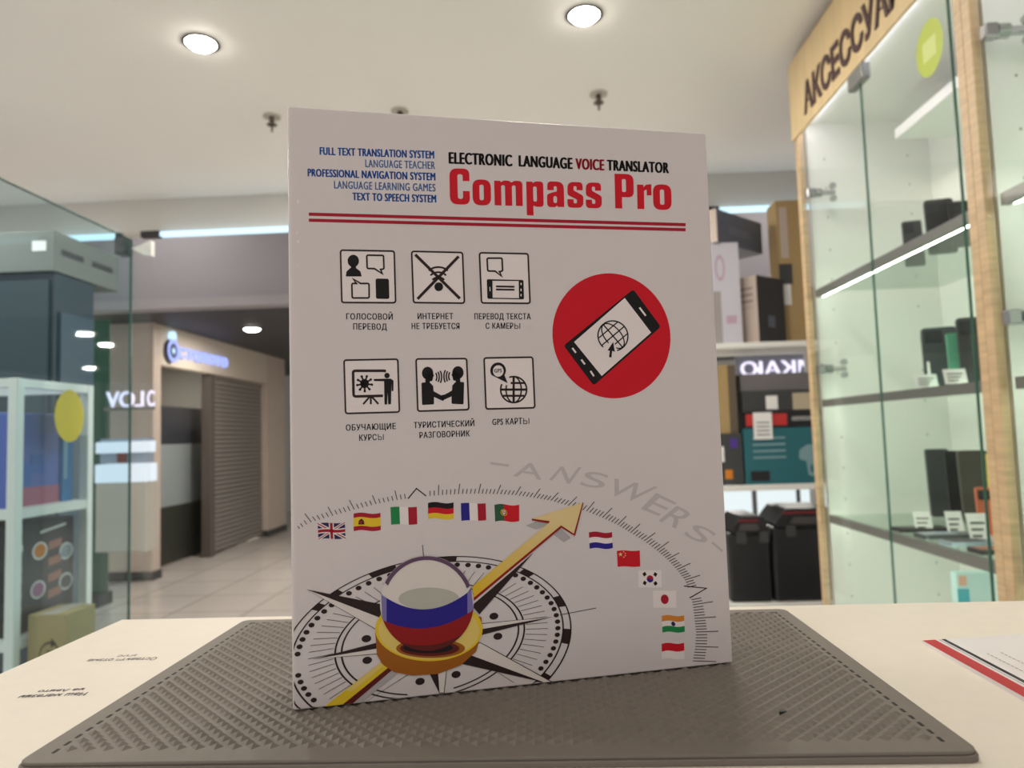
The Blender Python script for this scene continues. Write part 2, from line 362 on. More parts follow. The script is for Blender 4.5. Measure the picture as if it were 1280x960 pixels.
# faint scoring of the laminate and the printed words (the square codes beside them are left out)
tx = MB(); M_vio = mat('print_dark', (.05, .03, .05), .5)
def ctr_text(body, bl, brr, tl, m, dz=.00012, bold=.01):
    """words lying on the counter; corners given as seen in the photo, on the counter plane"""
    a = onz(*bl, ZC+dz); b = onz(*brr, ZC+dz); c = onz(*tl, ZC+dz)
    v, f = text_geo(body, bold); tx.mesh([a+(b-a)*p[0]+(c-a)*p[1] for p in v], f, m)
ctr_text('Оставьте отзыв', (198, 821.2), (112, 823.8), (193.5, 824.8), M_vio)
ctr_text('2ГИС', (173, 817.9), (148, 818.7), (170.5, 820.0), M_vio)
tx.build('printed_review_words', ct, label='upper block of upside down words printed on the counter'); tx = MB()
ctr_text('Наш магазин', (111, 865.0), (27, 869.0), (105.5, 869.2), M_vio, bold=.02)
ctr_text('на Авито', (107, 860.0), (50, 862.6), (102.5, 863.2), M_vio, bold=.02)
tx.build('printed_shop_words', ct, label='lower block of upside down words printed on the counter')

# ------------------------------------------------------------------ textured rubber mat
MX0, MX1, MY0, MY1 = -.2250, .1695, .2970, .5270; ZM = ZC+.005
mt = thing('rubber_mat', ((MX0+MX1)/2, (MY0+MY1)/2, ZC), 'grey rubber counter mat with diamond studs under the product box', 'mat')
fz = lambda a, b, d: (a, b, d)
base = MB()
base.prism(rr(MX0, MY0, MX1, MY1, .0065, 6), fz, M_mat, ZC, ZC+.0028)
base.prism(rr(MX0+.0008, MY0+.0008, MX1-.0008, MY1-.0008, .0065, 6), fz, M_mat, ZC+.0028, ZM-.0006)
o = base.build('mat_base', mt, bevel=.0005)
st = MB(); P = .0057; hb = .00255; hh = .0017; inx = .0135
c45 = math.sqrt(.5); cx, cy = (MX0+MX1)/2, (MY0+MY1)/2
for i in range(-60, 61):
    for j in range(-60, 61):
        x = cx+(i-j)*P*c45; y = cy+(i+j)*P*c45
        if MX0+inx+.002 < x < MX1-inx-.002 and MY0+inx-.003 < y < MY1-inx+.001:
            d = hb*2*c45; zb = ZM-.0008
            st.mesh([(x-d, y, zb), (x, y-d, zb), (x+d, y, zb), (x, y+d, zb), (x, y, zb+hh)], [(0, 1, 4), (1, 2, 4), (2, 3, 4), (3, 0, 4)], M_mat)
st.build('stud_pattern', mt)
sl = MB(); zz = ZM-.00055
n = 28
for i in range(n):
    y = MY0+.012+(MY1-MY0-.024)*i/(n-1)
    for x in (MX0+.0105, MX1-.0105): sl.box(x-.0007, x+.0007, y-.0020, y+.0020, zz-.0003, zz+.0001, M_slit)
n = 46
for i in range(n):
    x = MX0+.012+(MX1-MX0-.024)*i/(n-1)
    for y in (MY1-.0105,): sl.box(x-.0020, x+.0020, y-.0007, y+.0007, zz-.0003, zz+.0001, M_slit)
sl.build('edge_slits', mt)
MB().prism([(-.0016, -.0008), (.0005, -.0012), (.0018, .0002), (.0004, .0012), (-.0012, .0008)], lambda a, b, d: (.1042+a, .3365+b, d), M_dark, ZM-.0007, ZM+.0012).build('crumb', label='tiny black crumb lying on the mat right of the product box', cat='crumb')

# ================================================================== PRODUCT BOX
ZB = ZM+.0006
BL = onz(367, 888, ZB); BR = onz(916, 828, ZB); UX = (BR-BL).normalized(); NN = Vector((UX.y, -UX.x, 0))
if NN.y > 0: NN = -NN
BW, BH, BD = .2328, .2995, .042
pb = thing('product_box', BL+UX*BW/2-NN*BD/2, 'tall white cardboard box of a voice translator standing on the grey mat', 'box')
def bx(u, v, d): return BL+UX*u+Vector((0, 0, v))-NN*d
mb = MB()
mb.prism(rpoly([(0, 0), (BW, 0), (BW, BD), (0, BD)], [.0026, .0009, .0009, .0026], 5), lambda a, b, d: bx(a-.0006, d, b), M_paper, .0, BH)
mb.build('carton', pb, bevel=.0010, seg=3)
def fp(px, py):                               # photo point -> (u, v) on the box front
    d = ray(px, py); t = (BL-CAM).dot(NN)/d.dot(NN); q = CAM+d*t
    return (q-BL).dot(UX), q.z-ZB
LAY = .00006
def face(layer):                              # map photo point -> world point on print layer
    def f(px, py):
        u, v = fp(px, py); u = min(max(u, -.0001), BW-.0008); v = min(max(v, .0004), BH-.0005)
        return bx(u, v, -LAY*layer)
    return f
def uv3(layer): return lambda u, v: bx(min(max(u/1000, .0003), BW-.0008), min(max(v/1000, .0004), BH-.0005), -LAY*layer)

class Art(MB):
    def fill(s, loops, m, layer=1, fn=None):
        if not isinstance(loops[0][0], (tuple, list, Vector)): loops = [loops]
        return s.loops(loops, fn or face(layer), K[m])
    def line(s, pts, w, m, layer=1, closed=False, fn=None):
        g = fn or face(layer)
        for q in stroke(pts, w, closed): s.poly([g(*p) for p in q], K[m])
        return s
    def text(s, body, bl, brr, cap, m, layer=1, bold=.0, lean=-.02):
        """baseline from bl to brr in the photo, capital height cap"""
        g = face(layer); v, f = text_geo(body, 0.); dx = brr[0]-bl[0]; dy = brr[1]-bl[1]; w = bold*cap
        for o, q in ((-w, 0), (-w*.5, w*.25), (0, 0), (w*.5, -w*.25), (w, 0)) if bold else ((0, 0),):
            s.mesh([g(bl[0]+w+(dx-2*w)*p[0]+o+lean*cap*p[1], bl[1]+dy*p[0]-cap*p[1]+q) for p in v], f, K[m])
        return s
    def done(s, name, **kw): return s.build(name, pb, **kw)

# --- feature list
for body, a, b, m in (('FULL TEXT TRANSLATION SYSTEM', (399.5, 193.3), (543, 198.2), 'blue'), ('LANGUAGE TEACHER', (456.5, 208.8), (544, 211.3), 'lblue'),
                      ('PROFESSIONAL NAVIGATION SYSTEM', (384.5, 220.3), (544.5, 225.6), 'blue'), ('LANGUAGE LEARNING GAMES', (417.5, 235.5), (544.5, 239.3), 'lblue'),
                      ('TEXT TO SPEECH SYSTEM', (440.5, 250.2), (545.5, 253.2), 'blue')):
    Art().text(body, a, b, 9.3, m, bold=.06 if m == 'blue' else .04).done('feature_line', label='printed line %s' % body.lower())
# --- headline
a = Art(); a.text('ELECTRONIC', (560.8, 204.3), (640.6, 207.8), 14, 'black', bold=.068).text('LANGUAGE', (648.2, 207.9), (716, 211.2), 13.6, 'black', bold=.068)
a.text('VOICE', (719.3, 211.3), (755.6, 212.9), 13.2, 'crimson', bold=.068).text('TRANSLATOR', (758.6, 212.9), (836.4, 216.5), 13, 'black', bold=.068); a.done('headline')
# --- big red title
a = Art(); g1 = face(1)
def tmap(x0):
    def f(x, y):
        X = x0+x; return g1(X-.022*y, 255.3+(X-562)*(262.2-255.3)/276-y*(1-(X-562)/276*.02))
    return f
def glyph(x0, loops): a.loops(loops, tmap(x0), K['red'])
def ss(pts): return pts
glyph(562.5, [rpoly([(0, 0), (25, 0), (25, 17), (16.5, 17), (16.5, 7), (10, 7), (10, 38), (16.5, 38), (16.5, 29.5), (25, 29.5), (25, 45), (0, 45)], [10, 10, 0, 0, 3, 3, 3, 3, 0, 0, 10, 10])])
def o_(x): glyph(x, [rr(0, -.5, 23, 32, 10), rr(8.7, 6, 14, 25.5, 3)])
o_(591)
glyph(618.3, [rpoly([(0, 0), (8.6, 0), (8.6, 24.5), (11.3, 26), (13.3, 24.5), (13.3, 0), (22, 0), (22, 24.5), (24.7, 26), (26.6, 24.5), (26.6, 0), (35.2, 0), (35.2, 31.5), (25, 31.5), (21.5, 29), (18.5, 31.5), (12, 31.5), (8, 29.3), (8, 31), (0, 31)], [0, 0, 1, 2, 1, 0, 0, 1, 2, 1, 0, 0, 7, 5, 2, 4, 4, 1, 0, 0])])
glyph(658.3, [rpoly([(0, -11.5), (8.4, -11.5), (8.4, 1), (12, -.5), (21.3, -.5), (21.3, 31.5), (12, 31.5), (8, 29.3), (8, 31), (0, 31)], [0, 0, 1, 3, 8, 8, 4, 1, 0, 0]), rr(8.6, 6, 13, 25, 2.2)])
def a_(x):
    glyph(x, [rpoly([(.6, 21), (8.6, 21), (8.6, 26), (12.4, 26), (12.4, 19.5), (6, 18), (0, 15.5), (0, -.5), (10, -.5), (12.6, 2), (13, 0), (21.3, 0), (21.3, 32), (.6, 32)], [0, 0, 2, 2, 1, 3, 4, 7, 4, 1, 0, 0, 9, 9]), rr(8, 5, 12.4, 13.5, 2)])
a_(684)
def s_(x):
    glyph(x, [rpoly([(.3, 15.5), (.3, 32), (19.4, 32), (19.4, 21.8), (11.8, 21.8), (11.8, 26.8), (8, 26.8), (8, 21.5), (20, 15), (20, -.5), (0, -.5), (0, 10.2), (7.8, 10.2), (7.8, 5), (11.8, 5), (11.8, 10)], [4, 9, 9, 0, 0, 1.8, 1.8, 2, 5, 9, 9, 0, 0, 1.8, 1.8, 2])])
s_(709.4); s_(732.4)
glyph(769, [rpoly([(0, 0), (8.8, 0), (8.8, 14.5), (23.6, 14.5), (23.6, 44), (0, 44)], [0, 0, 0, 9, 9, 0]), rr(9, 21, 14, 37.5, 2.2)])
glyph(796.8, [rpoly([(0, 0), (8.6, 0), (8.6, 23), (12, 25.5), (12, 17.5), (18, 17.5), (18, 32), (11, 31), (8, 27.5), (8, 31), (0, 31)], [0, 0, 2, 1, 0, 0, 0, 3, 1, 0, 0])])
o_(816.6); a.done('title', label='large red words Compass Pro')
# --- double rule
Art().line([(386, 267.7), (857, 280.9)], 4, 'crimson').line([(386, 275.2), (857, 287.2)], 4, 'crimson').done('double_rule')

# --- pictograms
def picto(x0, y0):
    q = lambda pts: [(x0+p[0]/8, y0+p[1]/8) for p in pts]
    return q
def frame_(a, q, corners):
    c = rpoly(q(corners), 3.2, 5); a.fill(c, 'white', 1); a.line(c, 2.1, 'brown', 2, closed=True)
def caption(par_label, rows, last=None):
    a = Art()
    if last:                                  # letter of two stems and a bowl, drawn by hand
        xl, xr, yb, cap = last; xm = lerp(xl, xr, .62)
        a.line([(xl-.02*cap, yb-cap), (xl, yb)], .95, 'black', 1).line([(xr-.02*cap, yb-cap), (xr, yb)], .95, 'black', 1)
        a.line(rpoly([(xl, yb-cap*.56), (xm, yb-cap*.56), (xm, yb-.4), (xl, yb-.4)], [0, 1.6, 1.6, 0]), .9, 'black', 1)
    for body, l, r, cap in rows: a.text(body, l, r, cap, 'black', 1, bold=.034)
    return a.done('caption', label=par_label)
# 1 voice translation
a = Art(); q = picto(415, 305); frame_(a, q, [(85, 62), (622, 72), (636, 588), (98, 585)])
a.fill(q(circ(213, 170, 57, 62, 30)), 'black', 2).fill(rpoly(q([(137, 325), (145, 275), (190, 235), (190, 215), (240, 215), (240, 240), (285, 275), (297, 325)]), [.6, 3, 1, 0, 0, 1, 3, .6]), 'black', 2)
a.line(rpoly(q([(347, 112), (515, 115), (520, 250), (485, 255), (503, 298), (425, 247), (352, 245)]), [2, 2, 2, 0, 0, 0, 2]), 2.16, 'brown', 2, True)
a.line(rpoly(q([(198, 395), (245, 395), (213, 350), (285, 395), (370, 395), (372, 540), (202, 540)]), [2, 0, 0, 1, 2, 2, 2]), 2.16, 'brown', 2, True)
a.fill(rpoly(q([(435, 345), (568, 348), (574, 550), (440, 548)]), 2.6), 'black', 2); a.done('pictogram', label='framed pictogram of a head with speech bubbles')
caption('caption under the speech bubbles', [('ГОЛОСОВОЙ', (432.8, 399.3), (491, 399.6), 7.2), ('ПЕРЕВОД', (441.5, 411.8), (483.6, 412.2), 7.2)])
# 2 no internet
a = Art(); q = picto(505, 305); frame_(a, q, [(76, 74), (585, 86), (604, 592), (95, 586)])
a.line(q([(112, 106), (558, 546)]), 3.59, 'brown', 3).line(q([(546, 125), (135, 550)]), 3.59, 'brown', 3).fill(q(circ(347, 428, 44, 44, 24)), 'black', 2)
for cy_, w, hgt in ((268, 112, 36), (315, 92, 32), (360, 70, 26)):
    a.line(q([(343+w*math.sin(t/10*1.0), cy_-hgt*2.2*(math.cos(t/10)-math.cos(1))) for t in range(-10, 11)]), 2.30, 'brown', 2)
a.done('pictogram', label='framed pictogram of a crossed out wireless signal')
caption('caption under the crossed out signal', [('ИНТЕРНЕТ', (522, 399), (566.5, 399), 7.1), ('НЕ ТРЕБУЕТСЯ', (514.5, 411.3), (574.5, 411.3), 7.1)])
# 3 text from camera
a = Art(); q = picto(590, 305); frame_(a, q, [(74, 88), (560, 98), (580, 594), (95, 590)])
a.line(rpoly(q([(150, 142), (300, 142), (306, 270), (273, 278), (295, 322), (230, 272), (157, 270)]), [2, 2, 2, 0, 0, 0, 2]), 2.16, 'brown', 2, True)
a.fill([rpoly(q([(147, 352), (514, 360), (520, 554), (153, 548)]), 2.2), q([(204, 368), (466, 370), (470, 542), (206, 538)])], 'black', 2)
a.line(q([(240, 424), (424, 428)]), 2.30, 'brown', 2).line(q([(240, 455), (424, 458)]), 2.30, 'brown', 2)
a.line(q([(178, 430), (180, 472)]), 1, 'white', 3)
for yy in (400, 460, 512): a.fill(q(circ(490, yy, 6, 14, 10)), 'white', 3)
a.done('pictogram', label='framed pictogram of a speech bubble over a phone')
caption('caption under the bubble and phone', [('ПЕРЕВОД ТЕКСТА', (593, 399.2), (663.5, 399.2), 7.1), ('С КАМЕР', (607, 411), (641.6, 411), 7)], (643.6, 649.8, 411, 7))
# 4 training courses
a = Art(); q = picto(420, 440); frame_(a, q, [(80, 82), (618, 72), (634, 600), (96, 615)])
a.line(rpoly(q([(500, 192), (480, 188), (170, 188), (176, 445), (470, 438)]), [0, 0, 3, 3, 0]), 3.31, 'brown', 2)
a.fill(q(circ(285, 316, 44, 46, 24)), 'black', 2)
for k in range(9):
    t = math.radians(40*k+8); a.line(q([(285, 316), (285+72*math.cos(t), 316+74*math.sin(t))]), 2.16, 'brown', 2); a.fill(q(circ(285+74*math.cos(t), 316+76*math.sin(t), 13, 13, 10)), 'black', 2)
for p in (((335, 450), (272, 522)), ((348, 450), (348, 522)), ((360, 450), (424, 520))): a.line(q(p), 2.4, 'brown', 2)
a.fill(q(circ(510, 236, 27, 27, 20)), 'black', 3).fill(rpoly(q([(378, 270), (480, 268), (545, 266), (575, 285), (574, 390), (556, 392), (554, 310), (550, 520), (522, 525), (516, 400), (511, 525), (485, 525), (480, 292), (378, 290)]), [.6, 0, 2, 2, .8, .8, 0, 1, 1, 0, 1, 1, 0, .6]), 'black', 3)
a.done('pictogram', label='framed pictogram of a figure at a whiteboard')
caption('caption under the whiteboard', [('ОБУЧАЮЩИЕ', (432.3, 538.4), (495, 536.3), 7.2), ('КУРС', (449, 551), (471, 550.1), 7.2)], (473, 479.2, 549.9, 7.2))
# 5 phrase book
a = Art(); q = picto(508, 440); frame_(a, q, [(96, 70), (602, 66), (624, 576), (114, 592)])
def talker(sx, dx, dy):
    T = lambda pts: q([(dx+sx*p[0], p[1]+dy) for p in pts])
    a.fill(T(circ(212, 212, 57, 64, 30)), 'black', 2)
    a.fill(rpoly(T([(250, 190), (278, 236), (268, 248), (266, 262), (258, 290), (234, 294), (230, 315), (188, 312), (190, 230)]), 1), 'black', 2)
    a.fill(rpoly(T([(150, 306), (232, 302), (268, 340), (272, 392), (345, 432), (372, 436), (372, 490), (355, 486), (276, 450), (276, 524), (156, 530)]), [2, 2, 2, 0, 0, 0, 0, 1, 0, 1.5, 1.5]), 'black', 2)
    for r in (1, 2, 3): a.line(T([(262+r*20+ (18+4*r)*math.cos(math.radians(t)), 250+(34+12*r)*math.sin(math.radians(t))) for t in range(-62, 63, 12)]), 1.86, 'brown', 2)
talker(1, 0, 0); talker(-1, 727, -6)
a.done('pictogram', label='framed pictogram of two figures shaking hands')
caption('caption under the handshake', [('ТУРИСТИЧЕСКИЙ', (517.2, 535.3), (593, 532.6), 7.2), ('РАЗГОВОРНИК', (524.3, 547.8), (587.5, 545.4), 7.2)])
# 6 gps maps
a = Art(); q = picto(596, 440); frame_(a, q, [(72, 60), (558, 52), (580, 558), (92, 570)])
cxg, cyg, rg = 368, 376, 130
def gclip(pts): return [p for p in pts if not (p[0] < 325 and p[1] < 320 and p[0]+p[1] < 640)]
a.line(q(circ(cxg, cyg, rg, rg, 40, -110, 205)), 2, 'brown', 2)
a.line(q([(cxg, cyg-rg), (cxg, cyg+rg)]), 2.88, 'brown', 2).line(q([(cxg-rg, cyg), (cxg+rg, cyg)]), 2.88, 'brown', 2)
a.line(q([(338, 310), (480, 310)]), 2.59, 'brown', 2).line(q([(262, 438), (474, 438)]), 2.59, 'brown', 2)
a.line(q(circ(cxg, cyg, 76, rg, 24, -90, 90)), 1.8, 'brown', 2).line(q(circ(cxg, cyg, 76, rg, 24, 90, 200)), 1.8, 'brown', 2)
a.fill([q(circ(212, 185, 78, 80, 26, -215, 35)[::1]+[(308, 312)]), q(circ(214, 190, 54, 58, 24))], 'black', 3)
a.text('GPS', (617.8, 465.8), (627.2, 465.4), 4.6, 'black', 3, bold=.03)
a.done('pictogram', label='framed pictogram of a map pin and globe')
caption('caption under the map pin', [('GPS КАРТ', (615.3, 531.2), (652.8, 530.1), 7.4)], (654.6, 661.2, 530, 7.4))

# --- red emblem with phone
a = Art(); e0 = fp(690.5, 420); e1 = fp(838, 419); e2 = fp(764, 341.7); e3 = fp(767, 498)
ec = ((e0[0]+e1[0])/2*1000, (e2[1]+e3[1])/2*1000); ea = (e1[0]-e0[0])*500; eb = (e2[1]-e3[1])*500
em = a.fill(circ(ec[0], ec[1], ea, eb, 72), 'red', 1, uv3(1)).done('red_emblem', label='solid red disc')
a = Art(); Z = lambda pts: [(660+p[0]*.25, 320+p[1]*.25) for p in pts]
a.fill(rpoly(Z([(178, 448), (526, 166), (664, 354), (328, 648)]), 4), 'black', 2)
a.fill(Z([(230, 430), (483, 210), (615, 383), (368, 600)]), 'white', 3)
gx, gy, gr = 424, 400, 74
def rot(pts, t=-.70): return [(gx+p[0]*math.cos(t)-p[1]*math.sin(t), gy+p[0]*math.sin(t)+p[1]*math.cos(t)) for p in pts]
a.line(Z(rot(circ(0, 0, gr, gr*1.03, 40))), 1.7, 'black', 4, True)
a.line(Z(rot([(0, -gr), (0, gr)])), 1.6, 'black', 4).line(Z(rot([(-gr, 0), (gr, 0)])), 1.6, 'black', 4)
a.line(Z(rot(circ(0, 0, 40, gr, 36))), 1.5, 'black', 4, True)
for yy in (-38, 38): a.line(Z(rot([(-62, yy), (62, yy)])), 1.5, 'black', 4)
a.fill(Z([(372, 458), (425, 418), (446, 478), (436, 486), (436, 512), (398, 512), (396, 490)]), 'white', 5)
a.fill(Z([(425, 430), (433, 480), (420, 474), (416, 508), (404, 506), (408, 474), (397, 472)]), 'black', 6)
for p in (((557, 258), (588, 299)), ((221, 460), (239, 484)), ((266, 518), (284, 542)), ((312, 575), (329, 601))): a.line(Z(p), 2.2, 'white', 3)
ph = a.build('phone_symbol', em, label='black slanted phone symbol with a globe')

# --- dial scale
LT = [((381, 642), (389, 652.5)), ((410, 633.6), (416, 644.5)), ((436.6, 625), (443, 637)), ((465.5, 619), (470, 630)), ((493.6, 613), (496.5, 625)), ((521, 609), (522, 621)), ((548.3, 606), (548, 619)), ((574.7, 604.7), (573, 617.5)),
      ((601, 604.7), (598, 617)), ((626, 606), (621, 617.5)), ((651, 608), (644.4, 618.8)), ((675, 611), (667, 622)), ((698, 615.6), (688.4, 625.8)), ((721, 621), (710, 632)), ((743, 627), (733, 639)), ((765, 635), (753, 647)),
      ((783, 645), (772, 656)), ((800, 655), (788, 666)), ((819, 666), (805, 676)), ((836, 677), (821, 688)), ((849, 691), (834, 699)), ((863, 704), (846, 712)), ((875, 719), (856, 725)), ((885, 735), (862, 740)), ((891, 752), (866, 756)),
      ((895, 771), (868, 773)), ((898, 789), (870, 790)), ((898, 809), (869, 808)), ((895, 827), (866, 826))]
a = Art()
for i, (tp, bs) in enumerate(LT):
    if i not in (5, 23): a.line([bs, tp], 1.15, 'tick', 1)
    if i+1 < len(LT):
        t2, b2 = LT[i+1]
        for k in range(1, 5):
            u = k/5; b = (lerp(bs[0], b2[0], u), lerp(bs[1], b2[1], u)); t = (lerp(tp[0], t2[0], u), lerp(tp[1], t2[1], u)); w = .5
            if (i == 4 and k > 2) or (i == 5 and k < 3) or (i == 22 and k > 3) or (i == 23 and k < 3): continue
            a.line([b, (lerp(b[0], t[0], w), lerp(b[1], t[1], w))], 1.15, 'tick', 1)
for b_, t_ in (((378.5, 658.5), (375.5, 654)), ((383.5, 655.5), (380, 650.5)), ((374.5, 661), (372, 657.5))): a.line([b_, t_], 1.1, 'tick', 1)
a.line([(510, 623.4), (520.6, 610.6), (532.7, 620)], 1.5, 'brown', 1).line([(855, 732.5), (883, 735.3), (862, 747.5)], 1.5, 'brown', 1)
a.done('dial_scale')
# --- grey lettering around the dial
a = Art()
for ch, tl, tr, br_, bl_ in (('A', (646, 577), (681, 581), (677, 600), (641, 595)), ('N', (701, 583), (727, 584), (712, 605), (686, 600)), ('S', (733, 588), (763, 594), (754, 611), (724, 607)), ('W', (768, 598), (823, 609), (800, 629), (757, 617)),
                             ('E', (820, 616), (847, 629), (823, 645), (801, 636)), ('R', (846, 632), (874, 645), (845, 661), (823, 651)), ('S', (871, 654), (898, 668), (878, 680), (853, 668))):
    v, f = text_geo(ch, .004); qd = quad(tl, tr, br_, bl_); g = face(1); a.mesh([g(*qd(p[0], p[1])) for p in v], f, K['grey'])
a.line([(613, 579), (636, 582)], 3, 'grey').line([(890, 678), (903, 689)], 3, 'grey'); a.done('arc_lettering', label='pale grey word ANSWERS along the dial')

# --- flags
def flag(name, tl, tr, br_, bl_, items, wave=1.3):
    a = Art(); qd = quad(tl, tr, br_, bl_); g = face(1)
    def mp(layer):
        g = face(layer)
        return lambda s, t: g(*(lambda p: (p[0], p[1]-wave*math.sin(s*2*math.pi)*.8))(qd(s, t)))
    for kind, m, dat, lay in items:
        if kind == 'r':
            s0, t0, s1, t1 = dat; n = 12
            for i in range(n):
                u0 = lerp(s0, s1, i/n); u1 = lerp(s0, s1, (i+1)/n); f = mp(lay); a.poly([f(u0, t0), f(u1, t0), f(u1, t1), f(u0, t1)], K[m])
        elif kind == 'c': a.loops([circ(*dat, n=20)], mp(lay), K[m])
        elif kind == 'p': a.loops([dat], mp(lay), K[m])
        elif kind == 'l':
            for qq in stroke(dat[0], dat[1]): a.poly([mp(lay)(*p) for p in qq], K[m])
    a.done('flag', label=name)
R = lambda m, *d: ('r', m, d, 1)
flag('British flag', (397, 654.4), (431, 653), (432, 672.7), (398, 674), [R('navy', 0, 0, 1, 1), ('l', 'white', ([(0, 0), (1, 1)], .15), 2), ('l', 'white', ([(0, 1), (1, 0)], .15), 2), ('l', 'crimson', ([(0, 0), (1, 1)], .05), 3), ('l', 'crimson', ([(0, 1), (1, 0)], .05), 3),
     ('r', 'white', (.41, 0, .59, 1), 4), ('r', 'white', (0, .34, 1, .66), 4), ('r', 'crimson', (.45, 0, .55, 1), 5), ('r', 'crimson', (0, .41, 1, .59), 5)], .9)
flag('Spanish flag', (442, 642), (475.6, 641), (476, 662.5), (442, 664), [R('crimson', 0, 0, 1, .25), R('yellow', 0, .25, 1, .75), R('crimson', 0, .75, 1, 1), ('p', 'brown', [(.17, .33), (.4, .33), (.38, .52), (.3, .66), (.2, .56)], 2), ('c', 'crimson', (.27, .45, .05, .08), 3)])
flag('Italian flag', (488, 634), (521, 633.4), (521.6, 655.2), (489, 655.9), [R('green', 0, 0, .34, 1), R('white', .34, 0, .67, 1), R('crimson', .67, 0, 1, 1)], .6)
flag('German flag', (535, 628.6), (567, 628), (567, 648.4), (535, 649), [R('yellow', 0, 0, 1, .33), R('red', 0, .33, 1, .67), R('black', 0, .67, 1, 1)])
flag('French flag', (576, 629), (607, 629), (607.8, 650.2), (576.7, 651), [R('dblue', 0, 0, .34, 1), R('white', .34, 0, .67, 1), R('crimson', .67, 0, 1, 1)], .6)
flag('Portuguese flag', (618, 631), (649, 630.8), (649, 651.3), (619, 652), [R('dgreen', 0, 0, .38, 1), R('red', .38, 0, 1, 1), ('c', 'yellow', (.37, .5, .13, .2), 2), ('c', 'brown', (.37, .5, .10, .16), 3), ('p', 'white', [(.31, .62), (.43, .62), (.43, .45), (.37, .36), (.31, .45)], 4), ('c', 'red', (.37, .52, .03, .06), 5)])
flag('Dutch flag', (736, 665.6), (765, 665), (766, 685), (737, 686), [R('dblue', 0, 0, 1, .34), R('white', 0, .34, 1, .67), R('crimson', 0, .67, 1, 1)])
star = lambda x, y, r: [(x+(r if k % 2 == 0 else r*.4)*.7*math.sin(k*math.pi/5), y+(r if k % 2 == 0 else r*.4)*math.cos(k*math.pi/5)) for k in range(10)]
flag('Chinese flag', (771, 688.6), (799.7, 688), (800.3, 708), (772, 708.6), [R('red', 0, 0, 1, 1), ('p', 'pgold', star(.15, .76, .15), 2)]+[('p', 'pgold', star(x, y, .06), 2) for x, y in ((.29, .92), (.36, .82), (.36, .68), (.29, .58))], .6)
flag('Korean flag', (798, 713), (826.7, 712.5), (827.3, 734), (798, 734.7), [R('white', 0, 0, 1, 1), ('c', 'crimson', (.5, .5, .145, .21), 2), ('p', 'dblue', [(.36, .46), (.43, .53), (.5, .5), (.57, .45), (.64, .5), (.62, .38), (.5, .29), (.4, .35)], 3)]+[('p', 'black', [(x+dx_*.055-s_*dy_*.035, y+s_*dx_*.06+dy_*.085) for dx_, dy_ in ((-1, -1), (1, -1), (1, 1), (-1, 1))], 2) for x, y, s_ in ((.26, .77, 1), (.73, .76, -1), (.27, .26, -1), (.73, .24, 1))], .3)
flag('Japanese flag', (816, 738.7), (845, 738), (845.6, 759.4), (816.6, 760), [R('white', 0, 0, 1, 1), ('c', 'crimson', (.5, .5, .17, .28), 2)], .3)
flag('Indian flag', (827, 770), (855, 769), (856, 789.4), (828, 790.8), [R('green', 0, 0, 1, .35), R('white', 0, .35, 1, .66), R('orange', 0, .66, 1, 1), ('c', 'navy', (.5, .5, .09, .14), 2)])
flag('red over white flag', (827, 804.9), (855, 803.3), (855.8, 823), (827.4, 824.5), [R('white', 0, 0, 1, .52), R('red', 0, .5, 1, 1)])

# --- compass rose (fitted ellipses, millimetres on the box front)
v0 = Vector((.9969, .0784)); v1 = Vector((-.0784, .9969))
def cp(r, deg):
    b = lerp(27.62, 38.51, (r-47.92)/17.91) if r < 65.83 else lerp(38.51, 43.96, (r-65.83)/7.21)
    cyy = lerp(26.57, 25.04, (r-47.92)/17.91) if r < 65.83 else lerp(25.04, 23.77, (r-65.83)/7.21)
    z = Vector((math.cos(math.radians(deg)), math.sin(math.radians(deg))))
    p = v0*(r*z.dot(v0)) + v1*(b*z.dot(v1)); return (67.33+p.x, cyy+p.y)
a = Art()
def arc(r0, r1, d0, d1, m, layer, step=2.5):
    n = max(1, int(abs(d1-d0)/step)); f = uv3(layer)
    for i in range(n):
        A = lerp(d0, d1, i/n); B = lerp(d0, d1, (i+1)/n); q4 = [cp(r0, A), cp(r0, B), cp(r1, B), cp(r1, A)]
        if max(p[1] for p in q4) <= .5 or max(p[0] for p in q4) <= .5: continue
        a.poly([f(*p) for p in q4], K[m])
arc(72.5, 73.3, -60, 215, 'brown', 2); arc(68.3, 69.1, -60, 215, 'brown', 2)
for d0, d1 in ((16, 24), (-10, 0), (-38, -31), (44, 50), (81, 96), (106, 117), (131, 136), (141, 145.5)): arc(68.7, 72.9, d0, d1, 'brown', 2)
arc(47.3, 48.2, -75, 255, 'brown', 2); arc(44.2, 45.1, -75, 255, 'brown', 2)
for k in range(72):
    d = k*5; dd = d if d <= 180 else d-360
    if -112 < dd < -36: continue
    p = cp(65.83, d)
    if p[0] > 2 and p[1] > 1.5: a.fill(circ(p[0], p[1], 1.45, 1.15, 14), 'brown', 2, uv3(2))
for k in range(72):
    d = k*5
    p0 = cp(48.6, d); p1 = cp(60.5, d)
    if p1[1] < 1 or p1[0] < 1.5: continue
    a.line([p0, p1], .28, 'tick', 2, fn=uv3(2))
for px, py in ((458, 798.3), (459, 825.3), (525, 851.7), (617.3, 770.2), (622.3, 795.3), (570, 843)):
    u, v = fp(px, py); a.fill(circ(u*1000, v*1000, 2.35, 1.75, 20), 'brown', 2, uv3(2))
sp = lambda dark, light: (a.fill(light, 'ball', 3), a.line(light, .8, 'brown', 4, closed=True), a.fill(dark, 'brown', 5))
sp([(384, 736.8), (476, 755), (476, 772)], [(384, 736.8), (476, 772), (476, 790)])
sp([(666, 691.5), (590, 757), (599, 768)], [(666, 691.5), (588, 744), (590, 757)])
sp([(690, 771), (600, 787), (600, 794)], [(690, 771), (600, 787), (600, 779.5)])
